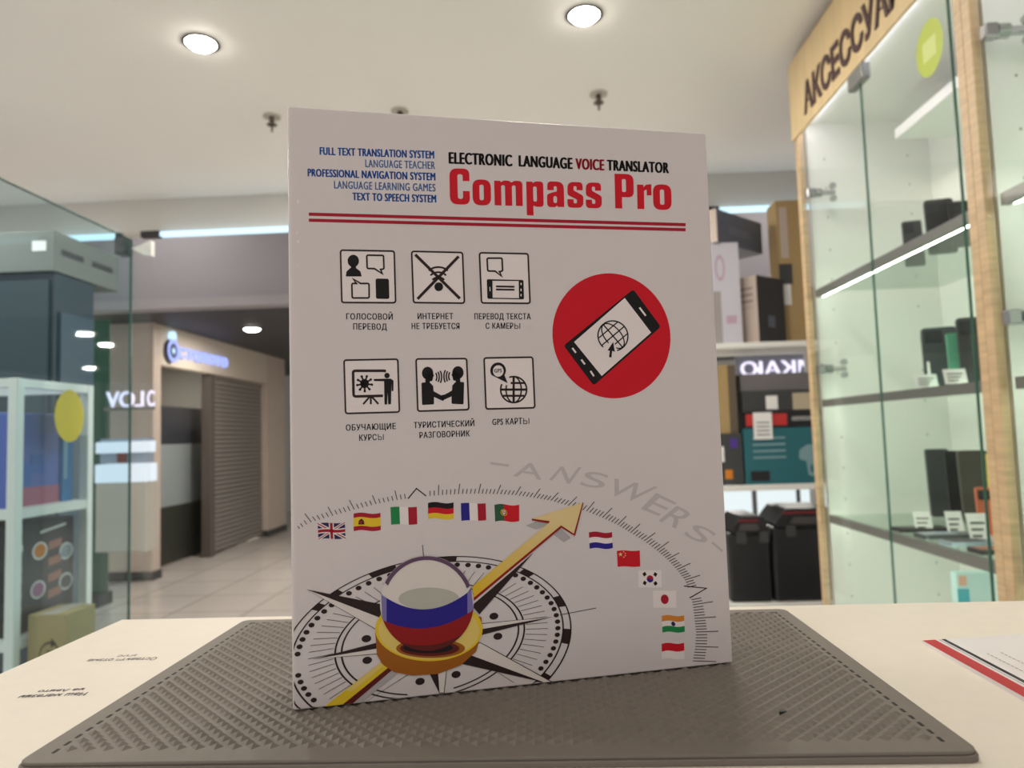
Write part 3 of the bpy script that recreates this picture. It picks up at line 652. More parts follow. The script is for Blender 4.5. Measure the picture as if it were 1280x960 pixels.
sp([(680, 853.3), (575, 814), (574, 829)], [(689, 852), (600, 803), (577, 815), (680, 853.3)])
sp([(549, 866), (535, 838), (547, 838)], [(555, 866), (549, 866), (547, 838), (558, 838)])
sp([(391, 823.8), (472, 803), (472, 810)], [(391, 823.8), (472, 810), (473, 817)])
a.line([(457, 878), (512, 842)], .8, 'brown', 2).line([(528, 681), (529.6, 697)], 1, 'tick', 2).line([(700, 768.5), (745, 760)], 1, 'tick', 2)
a.done('compass_rose')
# --- cast tint and golden arrow
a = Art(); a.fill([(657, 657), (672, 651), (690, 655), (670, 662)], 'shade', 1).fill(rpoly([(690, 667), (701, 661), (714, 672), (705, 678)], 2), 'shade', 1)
a.fill([(728.5, 628), (665, 648), (687, 652), (650, 684), (594, 747), (701, 657.5), (717.5, 667.5)], 'pgold', 6)
for i_ in range(10):                          # printed run from pale head to deep yellow
    u0, u1 = i_/10, (i_+1)/10; nm_ = 'arrow%d' % i_
    K[nm_] = mat('ink_arrow_tone_%d' % i_, (.78, lerp(.61, .50, u1), lerp(.29, .03, u1)), .42, spec=.18)
    L_ = lambda u: (lerp(682, 590, u), lerp(656.5, 733.5, u)); R_ = lambda u: (lerp(697, 592, u), lerp(660.5, 748, u))
    a.fill([L_(u0), L_(u1), R_(u1), R_(u0)], nm_, 7)
a.fill([(592, 747), (701, 656.6), (717, 667), (728, 627.5), (729, 629), (718.5, 670), (701.5, 659.5), (592, 751)], 'dred', 8)
a.fill([(664.5, 648.2), (687, 651.2), (685.5, 654), (664.5, 650.3)], 'dred', 8)
a.done('golden_arrow', label='printed golden arrow head and shaft')
a = Art()
a.fill([(485, 820.5), (496, 825.5), (429, 882.4), (406, 884.6)], 'yellow', 6).fill([(485, 820.5), (490, 823), (440, 864), (432, 863)], 'gold', 7)
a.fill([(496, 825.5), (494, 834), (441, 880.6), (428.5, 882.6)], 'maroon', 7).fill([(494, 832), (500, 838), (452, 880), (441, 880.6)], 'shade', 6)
a.done('arrow_tail', label='printed golden arrow tail at the lower left')
# --- ball on a golden ring
a = Art()
a.fill(rpoly([(469, 788), (602, 770), (601.5, 790), (595, 814), (576, 831), (547, 842), (516, 844), (493, 840), (478, 830), (471, 818)], [3, 3, 4, 8, 8, 8, 8, 8, 8, 4]), 'rust', 9)
a.fill(circ(536, 786, 67, 40, 60), 'yellow', 10); a.fill(circ(536, 788, 63, 36, 50), 'gold', 11); a.fill(circ(538, 810, 43, 12, 40), 'rust', 12); a.fill(circ(537, 810, 37, 9.5, 40), 'maroon', 13); a.fill(circ(535, 809, 31, 7, 40), 'black', 13.5)
ball = circ(533.3, 753.8, 58.4, 59.2, 72)
def band(top, bot):
    return [p for p in top]+[p for p in bot[::-1]]
def bcurve(yl, ym, yr, n=24):                # latitude line across the ball
    xs = [lerp(473, 594, i/n) for i in range(n+1)]; return [(x, ((1-u)**2*yl+2*u*(1-u)*ym+u*u*yr)) for x, u in ((x, i/n) for i, x in enumerate(xs))]
def inball(pts):
    out = []
    for x, y in pts:
        dx, dy = (x-533.3)/58.4, (y-753.8)/59.2; k = math.hypot(dx, dy)
        out.append((x, y) if k <= 1 else (533.3+dx/k*58.4, 753.8+dy/k*59.2))
    return out
a.fill(ball, 'ball', 14)
a.fill(inball(bcurve(740, 786, 732)+[(594, 760), (592, 764)]+bcurve(772, 803, 760)[::-1]), 'dblue', 16)
a.fill(inball(bcurve(740, 786, 732)[:3]+bcurve(772, 803, 760)[:3][::-1]), 'lilac', 17)
a.fill(inball(bcurve(740, 786, 732)[-3:]+bcurve(772, 803, 760)[-3:][::-1]), 'lilac', 17)
a.fill(inball(bcurve(772, 803, 760)+circ(533.3, 753.8, 58.4, 59.2, 40, 8, 172)), 'dred', 16)
a.fill(inball(bcurve(790, 826, 782)+circ(533.3, 753.8, 58.4, 59.2, 40, 30, 150)), 'maroon', 17)
a.fill(circ(536, 748, 38, 14, 40), 'sage', 15)
rim = [(533.3+58.2*math.cos(t), 753.8+59*math.sin(t)) for t in [math.radians(x) for x in range(-172, -9, 6)]]
rin = [(533.3+54*math.cos(t), 756.5+57*math.sin(t)) for t in [math.radians(x) for x in range(-172, -9, 6)]]
a.fill(rim[3:-2]+rin[3:-2][::-1], 'plum', 17)
a.done('striped_ball', label='printed glossy ball striped white blue and red on a golden ring')
# worn white flecks along the left spine edge
for px, py, r in ((372.5, 252, 1.6), (371, 291, 1.1), (372.5, 302, 1.5), (372, 332, .8), (360.5, 146, 1.2), (360, 157, 1.1), (361, 172, 1.0)):
    Art().fill(circ(px, py, r, r*1.5, 8), 'white', 2).done('worn_fleck')

# ------------------------------------------------------------------ leaflet holder at the right
le = thing('counter_leaflet', onz(1200, 830, ZC), 'red edged white leaflet in clear acrylic lying at the right end of the counter', 'leaflet')
p0 = onz(1153, 805, ZC); pA = onz(1280, 877, ZC); pB = onz(1280, 796.5, ZC); dA = (pA-p0); dB = (pB-p0); dA = dA.normalized(); dB = dB.normalized()
def lf(s, t, z=.0022): return p0+dA*s+dB*t+Vector((0, 0, z))
LW, LH = .175, .22
M_red2 = mat('leaflet_red', (.52, .012, .022), .4, spec=.2); M_lp = mat('leaflet_paper', (.80, .76, .77), .3)
MB().hexa([lf(0, 0, 0), lf(LW, 0, 0), lf(LW, LH, 0), lf(0, LH, 0), lf(0, 0, .0020), lf(LW, 0, .0020), lf(LW, LH, .0020), lf(0, LH, .0020)], M_lp).build('acrylic_sleeve', le)
mb = MB(); sq = lambda s0, s1, t0, t1, m, z=.0021: mb.poly([lf(s0, t0, z), lf(s1, t0, z), lf(s1, t1, z), lf(s0, t1, z)], m)
sq(0, LW, .0003, .0085, M_red2); sq(0, LW, .0125, .0150, mat('leaflet_black', (.01, .01, .014), .4, spec=.2)); sq(0, LW, .0106, .0112, mat('leaflet_grey', (.35, .33, .34), .4)); mb.build('colour_stripes', le)
mb = MB(); M_gt = mat('leaflet_gold', (.42, .30, .18), .4)
v, f = text_geo('___________', .0)
for t in (.0225, .031):
    for k in range(11): sq(.030+k*.0035, .0325+k*.0035, t, t+.0007, M_gt)
mb.build('gold_lines', le)

# ================================================================== RIGHT: ACCESSORY CABINETS
XC, XB = 1.20, 1.79; YN, YF = 1.955, 3.235
def cabinet(y0, y1, label, name='display_cabinet', fascia=True):
    t = thing(name, ((XC+XB)/2, (y0+y1)/2, 0), label, 'display cabinet')
    for y in (y0, y1-.036):
        MB().box(XC, XC+.026, y, y+.036, 0, 2.94, M_wood).build('wooden_post', t, bevel=.002)
    sd = MB().box(XC+.045, XB, y1-.022, y1, .1, 2.66, M_inner)
    for zi in range(5):
        for zz_ in range(7):
            for xx in (XC+.12, XB-.10): sd.cyl((xx, y1-.0225, .55+zi*.42+zz_*.045), (0, 1, 0), .004, .001, M_hole, 8) if zz_ % 3 == 0 else None
    sd.build('side_panel', t)
    MB().box(XC+.045, XB, y0, y0+.022, .1, 2.66, M_inner).build('side_panel', t)
    bk = MB().box(XB, XB+.018, y0, y1, .1, 2.66, M_inner); ym = (y0+y1)/2
    bk.box(XB-.001, XB, ym-.003, ym+.003, .1, 2.66, M_hole); bk.build('back_panel', t)
    MB().box(XC+.002, XB, y0+.02, y1-.02, 2.66, 2.68, M_white).build('ceiling_panel', t)
    MB().box(XC, XB, y0, y1, .0, .45, M_white).build('base_unit', t)
    MB().box(1.50, XB, y0+.05, y1-.30, 2.467, 2.507, M_white).build('upper_board', t)
    MB().box(XC+.016, XC+.044, y0+.07, y1-.07, 2.646, 2.659, mat('top_led', (.9, .92, 1), .4, emit=(.86, .84, 1), es=LED*.8)).build('top_led_strip', t)
    if fascia: MB().box(XC-.012, XC, y0, y1, 2.595, 2.945, M_fascia).box(XC, XB, y0, y1, 2.925, 2.945, M_fascia).build('fascia_board', t)
    for k, z in enumerate((1.86, 1.375, .875)):
        g = MB().box(XC+.035, XB-.02, y0+.06, y1-.06, z+.024, z+.032, M_glshelf).build('glass_shelf', t)
        MB().box(XC+.028, XC+.050, y0+.06, y1-.06, z, z+.0315, M_alu).build('shelf_profile', g)
        MB().box(XC+.0505, XC+.064, y0+.07, y1-.07, z+.001, z+.012, M_led2).build('led_strip', g)
    return t
c1 = cabinet(YN, YF, 'wood framed glass cabinet with maple sign board and lit shelves of cases', 'display_cabinet')
c2 = cabinet(.80, YN-.001, 'nearest wood framed glass cabinet cut off by the right photo edge')
# glass doors
def door(par, y0, y1, clampy):
    d = MB().box(XC-.004, XC+.002, y0, y1, .47, 2.585, M_gl).build('glass_door', par)
    e = MB().box(XC-.0045, XC+.0025, y0-.004, y0, .47, 2.585, M_gle).build('glass_edge', d, label='dark green door edge')
    if clampy: MB().box(XC-.016, XC+.014, clampy-.07, clampy+.05, 2.53, 2.59, M_alu).build('door_clamp', d, bevel=.003)
    return d
YD = 1.2*890/427-.03
YD = onx(1105, 541, XC).y
dA_ = door(c1, YD, YF-.055, YD+.02); dB_ = door(c1, YN+.055, YD-.008, None); door(c2, .86, YN-.06, None)
st = MB(); sc = onx(1161, 60, XC-.006)
st.loops([circ(0, 0, .073, .084, 36)], lambda a, b: (XC-.0048, sc.y+a, sc.z+b), mat('lime_sticker', (.42, .52, .03), .4))
st.loops([rpoly([(-.036, -.034), (.036, -.034), (.036, .028), (-.036, .028)], .006)], lambda a, b: (XC-.0052, sc.y+a, sc.z+b), mat('pale_lime', (.58, .66, .20), .4)); st.build('round_sticker', dB_, label='lime green round sticker')
mb = MB(); A0 = onx(1006, 143, XC-.013); A1 = onx(1114, 53, XC-.013)
fx = lambda s, t, d: (XC-.0125-d, lerp(A0.y, A1.y, s), A0.z-.005+t*.128)
v, f = text_geo('АКСЕССУАРЬI', .02); v8, _ = text_geo('АКСЕССУА', .02)
L_all = 1.27
fx2 = lambda s, t, d: fx(s*L_all, t, d)
solid_text(mb, 'АКСЕССУАРЬI', fx2, M_ink, 0, .004, .03); mb.build('sign_lettering', c1, label='dark maroon sign lettering')
def hinge(par, y, z, s=1):
    h = MB().box(XC+.010, XC+.045, y-.016, y+.016, z-.02, z+.02, M_steel).build('glass_hinge', par, bevel=.004)
    MB().cyl((XC+.045, y, z), (1, 0, 0), .020, .03, M_steel, 16).build('cup', h); MB().box(XC+.07, XC+.135, y-.012, y+.012, z-.009, z+.009, M_steel).build('arm', h, bevel=.003)
    MB().cyl((XC+.125, y-.012, z+.028), (0, 1, 0), .014, .014, M_steel, 14).cyl((XC+.125, y-.012, z-.028), (0, 1, 0), .014, .014, M_steel, 14).build('screw_plate', h)
for py in (243, 465): q_ = onx(1012, py, XC+.03); hinge(c1, YF-.075, q_.z)
for py in (45, 405): q_ = onx(1232, py, XC+.03); hinge(c2, YN-.07, q_.z)

# goods in the cabinet
def slab(name, label, cat, px, x, zb, w, h, th, m, yaw=0, lean=.12, group=None, win=True, parts=(), y=None):
    """upright rounded phone case leaning back"""
    d = onx(px, 290 if zb > 1.6 else 450 if zb > 1.2 else 610, x); yy = d.y if y is None else y
    t = thing(name, (x, yy, zb), label, cat, group); cs, sn = math.cos(yaw), math.sin(yaw)
    def f(a, b, d_):
        dep = d_+b*lean; return (x+a*cs-dep*sn, yy+a*sn+dep*cs, zb+b)
    MB().prism(rr(-w/2, 0, w/2, h, w*.13), f, m, 0, th).build('shell', t)
    if win: MB().prism(rr(-w*.42, h*.74, w*.08, h*.95, w*.07), f, mat('lens_window', (.02, .022, .028), .15), -.004, 0).build('camera_window', t)
    for nm, l0, mm in parts: MB().prism(l0, f, mm, -.002, 0).build(nm, t)
    return t
def tag(label, px, x, zb, w, h, yaw=-.15, group='white price tags on the lit shelves'):
    yy = onx(px, 490 if zb > 1.2 else 660, x).y; t = thing('price_tag', (x, yy, zb), label, 'price tag', group); cs, sn = math.cos(yaw), math.sin(yaw)
    f = lambda a, b, d: (x+a*cs-(d+b*.35)*sn, yy+a*sn+(d+b*.35)*cs, zb+b)
    MB().prism([(-w/2, 0), (w/2, 0), (w/2, h), (-w/2, h)], f, M_lab, 0, .002).build('card', t)
    m = MB()
    for k in range(3): m.prism([(-w*.36, h*(.2+.22*k)), (w*(.1+.12*k), h*(.2+.22*k)), (w*(.1+.12*k), h*(.27+.22*k)), (-w*.36, h*(.27+.22*k))], f, M_char, -.0008, 0)
    m.build('printed_rows', t)
Z1, Z2, Z3 = 1.893, 1.408, .908
GR = 'phone cases in the lit cabinet'
slab('phone_case', 'left slim dark grey phone case standing on the top lit shelf', 'phone case', 1142, 1.45, Z1, .068, .182, .011, M_char, -.25, group=GR)
slab('phone_case', 'wide black phone case standing on the top lit shelf', 'phone case', 1178, 1.45, Z1, .092, .205, .013, M_dark, -.25, group=GR)
slab('phone_case', 'black phone case half hidden by the post on the top lit shelf', 'phone case', 1205, 1.47, Z1, .072, .165, .012, M_dark, -.25, group=GR)
M_bl = mat('slate_case', (.055, .065, .07), .35)
slab('phone_case', 'large slate phone case with pale side mark on the middle shelf', 'phone case', 1178, 1.335, Z2, .105, .205, .016, M_bl, -.3, group=GR, parts=(('side_mark', rr(-.045, .03, -.036, .09, .003), M_lab),))
slab('phone_case', 'mint green edged phone case on the middle shelf', 'phone case', 1200, 1.30, Z2, .05, .165, .015, mat('mint', (.13, .42, .27), .4), -.3, group=GR, win=False, y=2.26)
slab('phone_case', 'dark grey phone case beside the mint one on the middle shelf', 'phone case', 1214, 1.32, Z2, .085, .205, .016, M_char, -.3, group=GR, y=2.20)
tag('white price tag before the large slate case on the middle shelf', 1160, 1.242, Z2, .066, .042)
tag('white price tag before the mint case on the middle shelf', 1197, 1.246, Z2, .062, .046)
slab('tablet_case', 'narrow dark grey tablet case at the back of the lowest shelf', 'tablet case', 1177, 1.62, Z3, .085, .275, .018, M_char, -.2, .1, group=GR, win=False)
slab('tablet_case', 'black tablet case with clear edge at the back of the lowest shelf', 'tablet case', 1200, 1.63, Z3, .075, .27, .018, M_dark, -.2, .1, group=GR, win=False)
slab('tablet_case', 'gold edged dark tablet case at the back of the lowest shelf', 'tablet case', 1222, 1.62, Z3, .10, .275, .018, mat('umber', (.055, .045, .035), .4), -.2, .1, group=GR, win=False, parts=(('gold_edge', [(.035, .02), (.040, .02), (.048, .26), (.043, .26)], K['gold']),))
slab('phone_case', 'orange red phone case by the post on the lowest shelf', 'phone case', 1236, 1.50, Z3, .07, .16, .012, mat('coral', (.62, .14, .06), .4), -.2, group=GR)
tag('white price tag left of the others on the lowest shelf', 1156, 1.34, Z3, .058, .068)
tag('middle white price tag on the lowest shelf', 1196, 1.40, Z3, .052, .078)
tag('large white price tag near the post on the lowest shelf', 1226, 1.38, Z3, .060, .090)
def flat(px, x, m, m2, lb, y=None, ln=.15):
    yy = onx(px, 500, x).y if y is None else y; t = thing('lying_phone_case', (x, yy, Z3), lb, 'phone case', 'phone cases lying on the lowest shelf')
    f = lambda a, b, d: (x+a, yy+b, Z3+d)
    MB().prism(rr(-.01, -.038, .01+ln, .038, .009), f, m, 0, .013).build('shell', t); MB().prism(rr(.0, -.03, ln*.7, .03, .005), f, m2, .013, .0145).build('insert_card', t)
M_sil = mat('silver_blue', (.30, .36, .42), .3)
flat(1112, 1.265, M_dark, M_char, 'black phone case lying farthest left on the lowest shelf')
flat(1140, 1.265, M_bl, M_sil, 'slate phone case lying second from left on the lowest shelf')
flat(1172, 1.265, M_sil, M_char, 'silver blue phone case lying in the row on the lowest shelf')
flat(1207, 1.265, M_dark, mat('rust_card', (.30, .10, .05), .5), 'dark phone case with rust card lying nearest the post')
yy = onx(1190, 700, 1.5).y
def carton(name, label, cat, x0, x1, y0, y1, z0, z1, m, group=None, panels=(), bev=.003, yaw=0.):
    c = Vector(((x0+x1)/2, (y0+y1)/2, z0)); t = thing(name, c, label, cat, group); cs, sn = math.cos(yaw), math.sin(yaw)
    def R2(p): dx, dy = p[0]-c.x, p[1]-c.y; return Vector((c.x+dx*cs-dy*sn, c.y+dx*sn+dy*cs, p[2]))
    mb = MB(); mb.box(x0, x1, y0, y1, z0, z1, m); mb.v = [R2(v) for v in mb.v]; mb.build('carton_body', t, bevel=bev)
    for nm, side, a0, b0, a1, b1, mm, lab in panels:   # panel on a side, unit coordinates
        pm = MB(); e = .0015
        if side == 'f': g = lambda a, b, d: (lerp(x0, x1, a), y0-d, lerp(z0, z1, b))
        elif side == 'l': g = lambda a, b, d: (x0-d, lerp(y1, y0, a), lerp(z0, z1, b))
        elif side == 'r': g = lambda a, b, d: (x1+d, lerp(y0, y1, a), lerp(z0, z1, b))
        else: g = lambda a, b, d: (lerp(x0, x1, a), lerp(y0, y1, b), z1+d)
        if callable(mm): mm(pm, lambda a, b, d=0: g(lerp(a0, a1, a), lerp(b0, b1, b), e+d))
        else: pm.prism([(a0, b0), (a1, b0), (a1, b1), (a0, b1)], g, mm, 0, e)
        pm.v = [R2(v) for v in pm.v]; o = pm.build(nm, t)
        if lab: o['label'] = lab
    return t
carton('accessory_box', 'pale aqua box with cyan end on the cabinet floor', 'box', 1.50, 1.64, yy-.02, yy+.02, .45, .74, mat('pale_aqua', (.55, .76, .76), .4), panels=(('cyan_band', 'f', 0, 0, .3, .8, mat('cyan', (.03, .42, .52), .4), 'cyan printed band'), ('orange_print', 'f', .05, .84, .25, .96, mat('peach', (.75, .42, .3), .4), None)))

# ================================================================== BACK SHELVING (centre right)
YS0, YS1 = 3.90, 4.35; sx0, sx1 = .78, 1.62
sh_ = thing('back_shelving', ((sx0+sx1)/2, (YS0+YS1)/2, 0), 'white storage shelving full of boxed goods beside the cabinet', 'shelving')
MS1, MS2, MS3 = 1.756, .985, .36
for z in (MS1, MS2, MS3): MB().box(sx0, sx1, YS0, YS1, z-.03, z, M_walu).build('shelf_board', sh_, bevel=.003)
for x in (sx0, sx1-.03):
    for y in (YS0, YS1-.03): MB().box(x, x+.03, y, y+.03, 0, 1.726, M_walu).build('upright', sh_)
sxp = lambda px, y=3.93: ony(px, 480, y).x
szp = lambda px, py, y=3.93: ony(px, py, y).z
M_lil = mat('lilac_white', (.60, .58, .66), .5); M_pink = mat('pink_print', (.52, .36, .46), .5)
def oval(pm, g): pm.loops([circ(.5, .5, .5, .5, 28), circ(.5, .5, .32, .36, 28)], lambda a, b: g(a, b), M_pink)
carton('printed_box', 'tall lilac white box with pink oval marks on the upper back shelf', 'box', sxp(885), sxp(934), 3.96, 4.22, MS1, szp(910, 303, 3.96), M_lil, 'boxes on the upper back shelf', (('oval_mark', 'f', .36, .62, .62, .88, oval, 'pink oval mark'), ('grey_panel', 'f', .02, .0, .48, .52, mat('warm_grey', (.36, .33, .33), .6), 'grey lower panel'), ('pink_mark', 'f', .6, .2, .86, .28, M_pink, None)))
zt_ = szp(910, 303, 3.96)
def lines_(m):
    def f(pm, g):
        for k in range(4): pm.poly([g(0, k/4), g(1, k/4), g(1, k/4+.08), g(0, k/4+.08)], m)
    return f
M_sl = mat('slate_blue_card', (.10, .115, .16), .4); M_tan = mat('dusty_tan', (.52, .43, .38), .6)
cx_, cy_ = 1.113, 4.173
carton('long_dark_box', 'long slate blue box with pale tan end lying on the lilac white box', 'box', cx_-.1, cx_+.1, cy_-.245, cy_+.245, zt_, szp(906, 259, 3.92), M_sl, 'boxes on the upper back shelf', (('end_panel', 'f', 0, 0, 1, 1, M_tan, 'pale tan end panel'), ('print_line', 'f', .2, .6, .8, .68, mat('brown_print', (.2, .14, .11), .5), None), ('pale_lettering', 'r', .25, .35, .7, .6, lines_(M_sl if False else mat('grey_print', (.22, .23, .28), .5)), None)), yaw=-.80)
carton('black_sided_box', 'upright tan box with black side on the upper back shelf', 'box', 1.272-.0665, 1.272+.0665, 4.083-.13, 4.083+.13, MS1, szp(951, 343, 3.95), M_dark, 'boxes on the upper back shelf', (('front_panel', 'f', 0, 0, 1, 1, M_tan, 'tan front panel'), ('print_grid', 'f', .12, .52, .8, .9, lines_(mat('brown_print', (.2, .14, .11), .5)), None), ('round_label', 'r', .35, .25, .6, .42, M_sl, None)), yaw=-.90)
carton('kraft_box', 'tall kraft box with white label beside the cabinet post', 'box', sxp(982, 4.16), sxp(982, 4.16)+.18, 4.16, 4.32, MS1, szp(985, 250, 4.16), M_kraft, 'boxes on the upper back shelf', (('white_label', 'f', .10, .60, .34, .95, M_tan, None), ('dark_tape', 'f', 0, .42, .42, .56, M_char, 'dark tape band'), ('address_label', 'f', .06, .28, .34, .42, M_lab, 'pale address label')))
# lower shelf goods
carton('dark_small_box', 'small dark box with violet mark at left of the lower back shelf', 'box', sxp(893), sxp(924), 3.93, 4.2, MS2, szp(910, 542), M_char, 'boxes on the lower back shelf', (('violet_mark', 'f', .5, .72, .8, .9, mat('violet', (.08, .03, .3), .5), None), ('orange_mark', 'f', .25, .12, .55, .3, K['orange'], None), ('white_mark', 'f', .05, .45, .25, .75, M_lab, None)))
za = szp(910, 542)
carton('kraft_carton', 'brown kraft carton standing on the small dark box', 'box', sxp(888), sxp(921), 3.95, 4.15, za, szp(905, 456), M_kraft, 'boxes on the lower back shelf', (('dark_side', 'f', .70, 0, 1, 1, mat('umber_card', (.12, .09, .06), .6), 'darker side strip'),))
M_teal = mat('teal_card', (.018, .135, .165), .4); M_tl = mat('teal_print', (.20, .34, .37), .5)
def drill(pm, g):
    pm.loops([rpoly([(.02, .55), (.25, .5), (.3, .1), (.5, .05), (.55, .45), (.85, .55), (.98, .75), (.85, .95), (.3, .95), (.05, .8)], .08)], lambda a, b: g(a, b), M_tl)
    pm.loops([circ(.7, .74, .16, .14, 20)], lambda a, b: g(a, b, .0005), M_teal); pm.loops([circ(.42, .28, .05, .12, 12)], lambda a, b: g(a, b, .0005), M_teal)
xa, xb = sxp(926), sxp(926)+.46
zt1 = szp(965, 535)
carton('tool_box_carton', 'teal power tool carton with pale drill picture on the lower back shelf', 'box', xa, xb, 3.93, 4.24, MS2, zt1, M_teal, 'boxes on the lower back shelf', (('tool_picture', 'f', .62, .08, .98, .72, drill, 'pale drill picture'), ('text_block', 'f', .10, .46, .48, .92, lines_(M_tl), 'pale lines of text'), ('dark_patch', 'f', .06, .06, .28, .24, M_dark, None)))
def wording(body, m, bold=.02):
    def f(pm, g):
        v, ff = text_geo(body, bold); pm.mesh([g(p[0], p[1]) for p in v], ff, m)
    return f
zt2 = szp(965, 514)
carton('red_labelled_box', 'flat black box with red label stripe on the teal carton', 'box', xa+.02, xb, 3.94, 4.22, zt1, zt2, M_dark, 'boxes on the lower back shelf', (('red_stripe', 'f', .0, .15, .50, .85, mat('label_red', (.55, .03, .03), .4), 'red label stripe'), ('lettering', 'f', .56, .42, .95, .68, lines_(M_lab), 'unreadable white lettering')))
zt3 = szp(965, 488)
carton('price_label_sheet', 'white price sheet hanging on the red striped box', 'price tag', sxp(939, 3.925), sxp(962, 3.925), 3.920, 3.9275, zt1-.06, zt2-.005, M_lab, None, (('printed_rows', 'f', .15, .15, .85, .75, lines_(mat('grey_print', (.22, .23, .28), .5)), None),), bev=0)
carton('black_flat_box', 'flat black box with tan label on the red striped box', 'box', xa+.01, xb, 3.95, 4.22, zt2, zt3, M_char, 'boxes on the lower back shelf', (('tan_label', 'f', .60, .05, .92, .85, mat('straw', (.50, .43, .30), .5), 'straw coloured label'), ('white_sticker', 'f', .28, .1, .42, .75, M_lab, None)))
zt4 = szp(965, 466)
carton('grey_flat_box', 'plain grey box on top of the flat black boxes', 'box', xa+.01, xb, 3.97, 4.22, zt3, zt4, mat('mid_grey_card', (.16, .15, .155), .6), 'boxes on the lower back shelf')
# black tool cases on the lowest board
def case(x0, x1, y0, y1, z0, z1, label):
    t = thing('tool_case', ((x0+x1)/2, (y0+y1)/2, z0), label, 'case', 'black tool cases under the shelves')
    zm = lerp(z0, z1, .80)
    MB().box(x0, x1, y0, y1, z0, zm, M_dark).build('case_shell', t, bevel=.018, seg=3)
    MB().prism(rpoly([(x0, zm), (x1, zm), (x1-.03, z1), (x0+.08, z1)], .025), lambda a, b, d: (a, d, b), M_dark, y0, y1).build('lid', t)
    w = x1-x0
    MB().prism([(x0+.25*w, zm+.02), (x0+.75*w, zm+.02), (x0+.70*w, zm+.055), (x0+.32*w, zm+.055)], lambda a, b, d: (a, d, b), mat('grey_handle', (.06, .055, .055), .5), y0-.018, y0).build('handle', t)
    MB().box(x0+.06, x1-.06, y0-.004, y0, z1-.026, z1-.016, mat('dark_red_trim', (.22, .015, .02), .5)).build('red_trim', t, label='dark red trim strip')
    for u in (.2, .75): MB().box(x0+u*w, x0+u*w+.05, y0-.012, y0, zm-.05, zm+.012, M_char).build('latch', t, bevel=.003)
case(sxp(900), sxp(954)-.01, 3.93, 4.25, MS3, szp(930, 646), 'left black tool case with dark red trim under the back shelf')
case(sxp(955), sxp(955)+.36, 3.93, 4.25, MS3, szp(985, 636), 'right black tool case with grey handle under the back shelf')
# lit counter front in the mall seen between shelf and cases, mirrored lit letters above
M_lit = mat('lit_panel', (.3, .32, .33), .4, emit=(.85, .97, 1), es=.62)
kb = thing('lit_showcase', (1.35, 5.3, 0), 'lit white showcase in the corridor seen between back shelf and black cases', 'showcase')
MB().box(1.0, 2.2, 5.25, 5.65, 0, .55, M_walu).build('base_cabinet', kb)
for a_0, a_1 in ((1.05, ony(998, 630, 5.2).x), (ony(1003, 630, 5.2).x, 2.15)): MB().box(a_0, a_1, 5.235, 5.25, .56, 1.0, M_lit).build('lit_panel', kb)
MB().box(1.0, 2.2, 5.25, 5.65, .55, 1.01, M_walu).build('showcase_body', kb)
MB().box(ony(998.2, 630, 5.2).x, ony(1002.8, 630, 5.2).x, 5.228, 5.249, .55, 1.01, M_char).build('mullion', kb)
M_wlet = mat('white_neon', (.1, .1, .12), .4, emit=(.86, .80, 1), es=.95)
ls = thing('mirrored_letter_sign', (1.5, 4.9, 1.58), 'white glowing letters seen reversed above the grey box on the back shelf', 'sign')
l0 = ony(927, 468, 4.9); l1 = ony(1018, 465, 4.9)
mb = MB(); solid_text(mb, 'ИКАЮ', lambda s, t, d: (lerp(l0.x, l1.x, s), 4.9+d, l0.z-.01+t*.09), M_wlet, 0, .02, .01, mirror=True); mb.build('glowing_letters', ls)
MB().box(l0.x-.03, l1.x+.05, 4.925, 4.94, l0.z-.16, l0.z+.17, mat('sign_back', (.20, .21, .25), .4)).build('sign_panel', ls)
for xx in (l0.x+.05, l1.x-.05): MB().box(xx-.015, xx+.015, 4.926, 4.939, 0, l0.z-.16, M_alu).build('stand_leg', ls)

# ================================================================== LEFT: glass partition, cabinets, made-up kiosk
XG = -1.60; gy0, gy1 = 1.0, onx(162, 552, XG).y
gp = thing('glass_partition', (XG, (gy0+gy1)/2, 0), 'tall teal tinted glass partition at the left edge of the photo', 'glass partition')
gt = onx(163, 300, XG).z
pn = MB().box(XG-.004, XG+.004, gy0, gy1, 0, gt, M_glt).build('glass_pane', gp)
MB().box(XG-.0045, XG+.0045, gy0, gy1, gt, gt+.003, M_gle).box(XG-.0045, XG+.0045, gy1, gy1+.003, 0, gt, M_gle).build('polished_edge', pn, label='dark polished edge')
xr = ony(190, 500, gy1+.02).x
MB().box(XG+.004, xr, gy1+.004, gy1+.012, 0, gt-.02, M_gl).build('return_pane', gp)
cl = MB().box(XG-.05, XG-.008, gy1-.03, gy1+.03, gt-.06, gt+.005, M_char).build('corner_clamp', gp, bevel=.003)
MB().prism([(XG+.006, gt-.035), (XG+.085, gt-.005), (XG+.085, gt-.065), (XG+.05, gt-.06)], lambda a, b, d: (a, d, b), M_walu, gy1-.006, gy1+.02).build('white_bracket', gp)

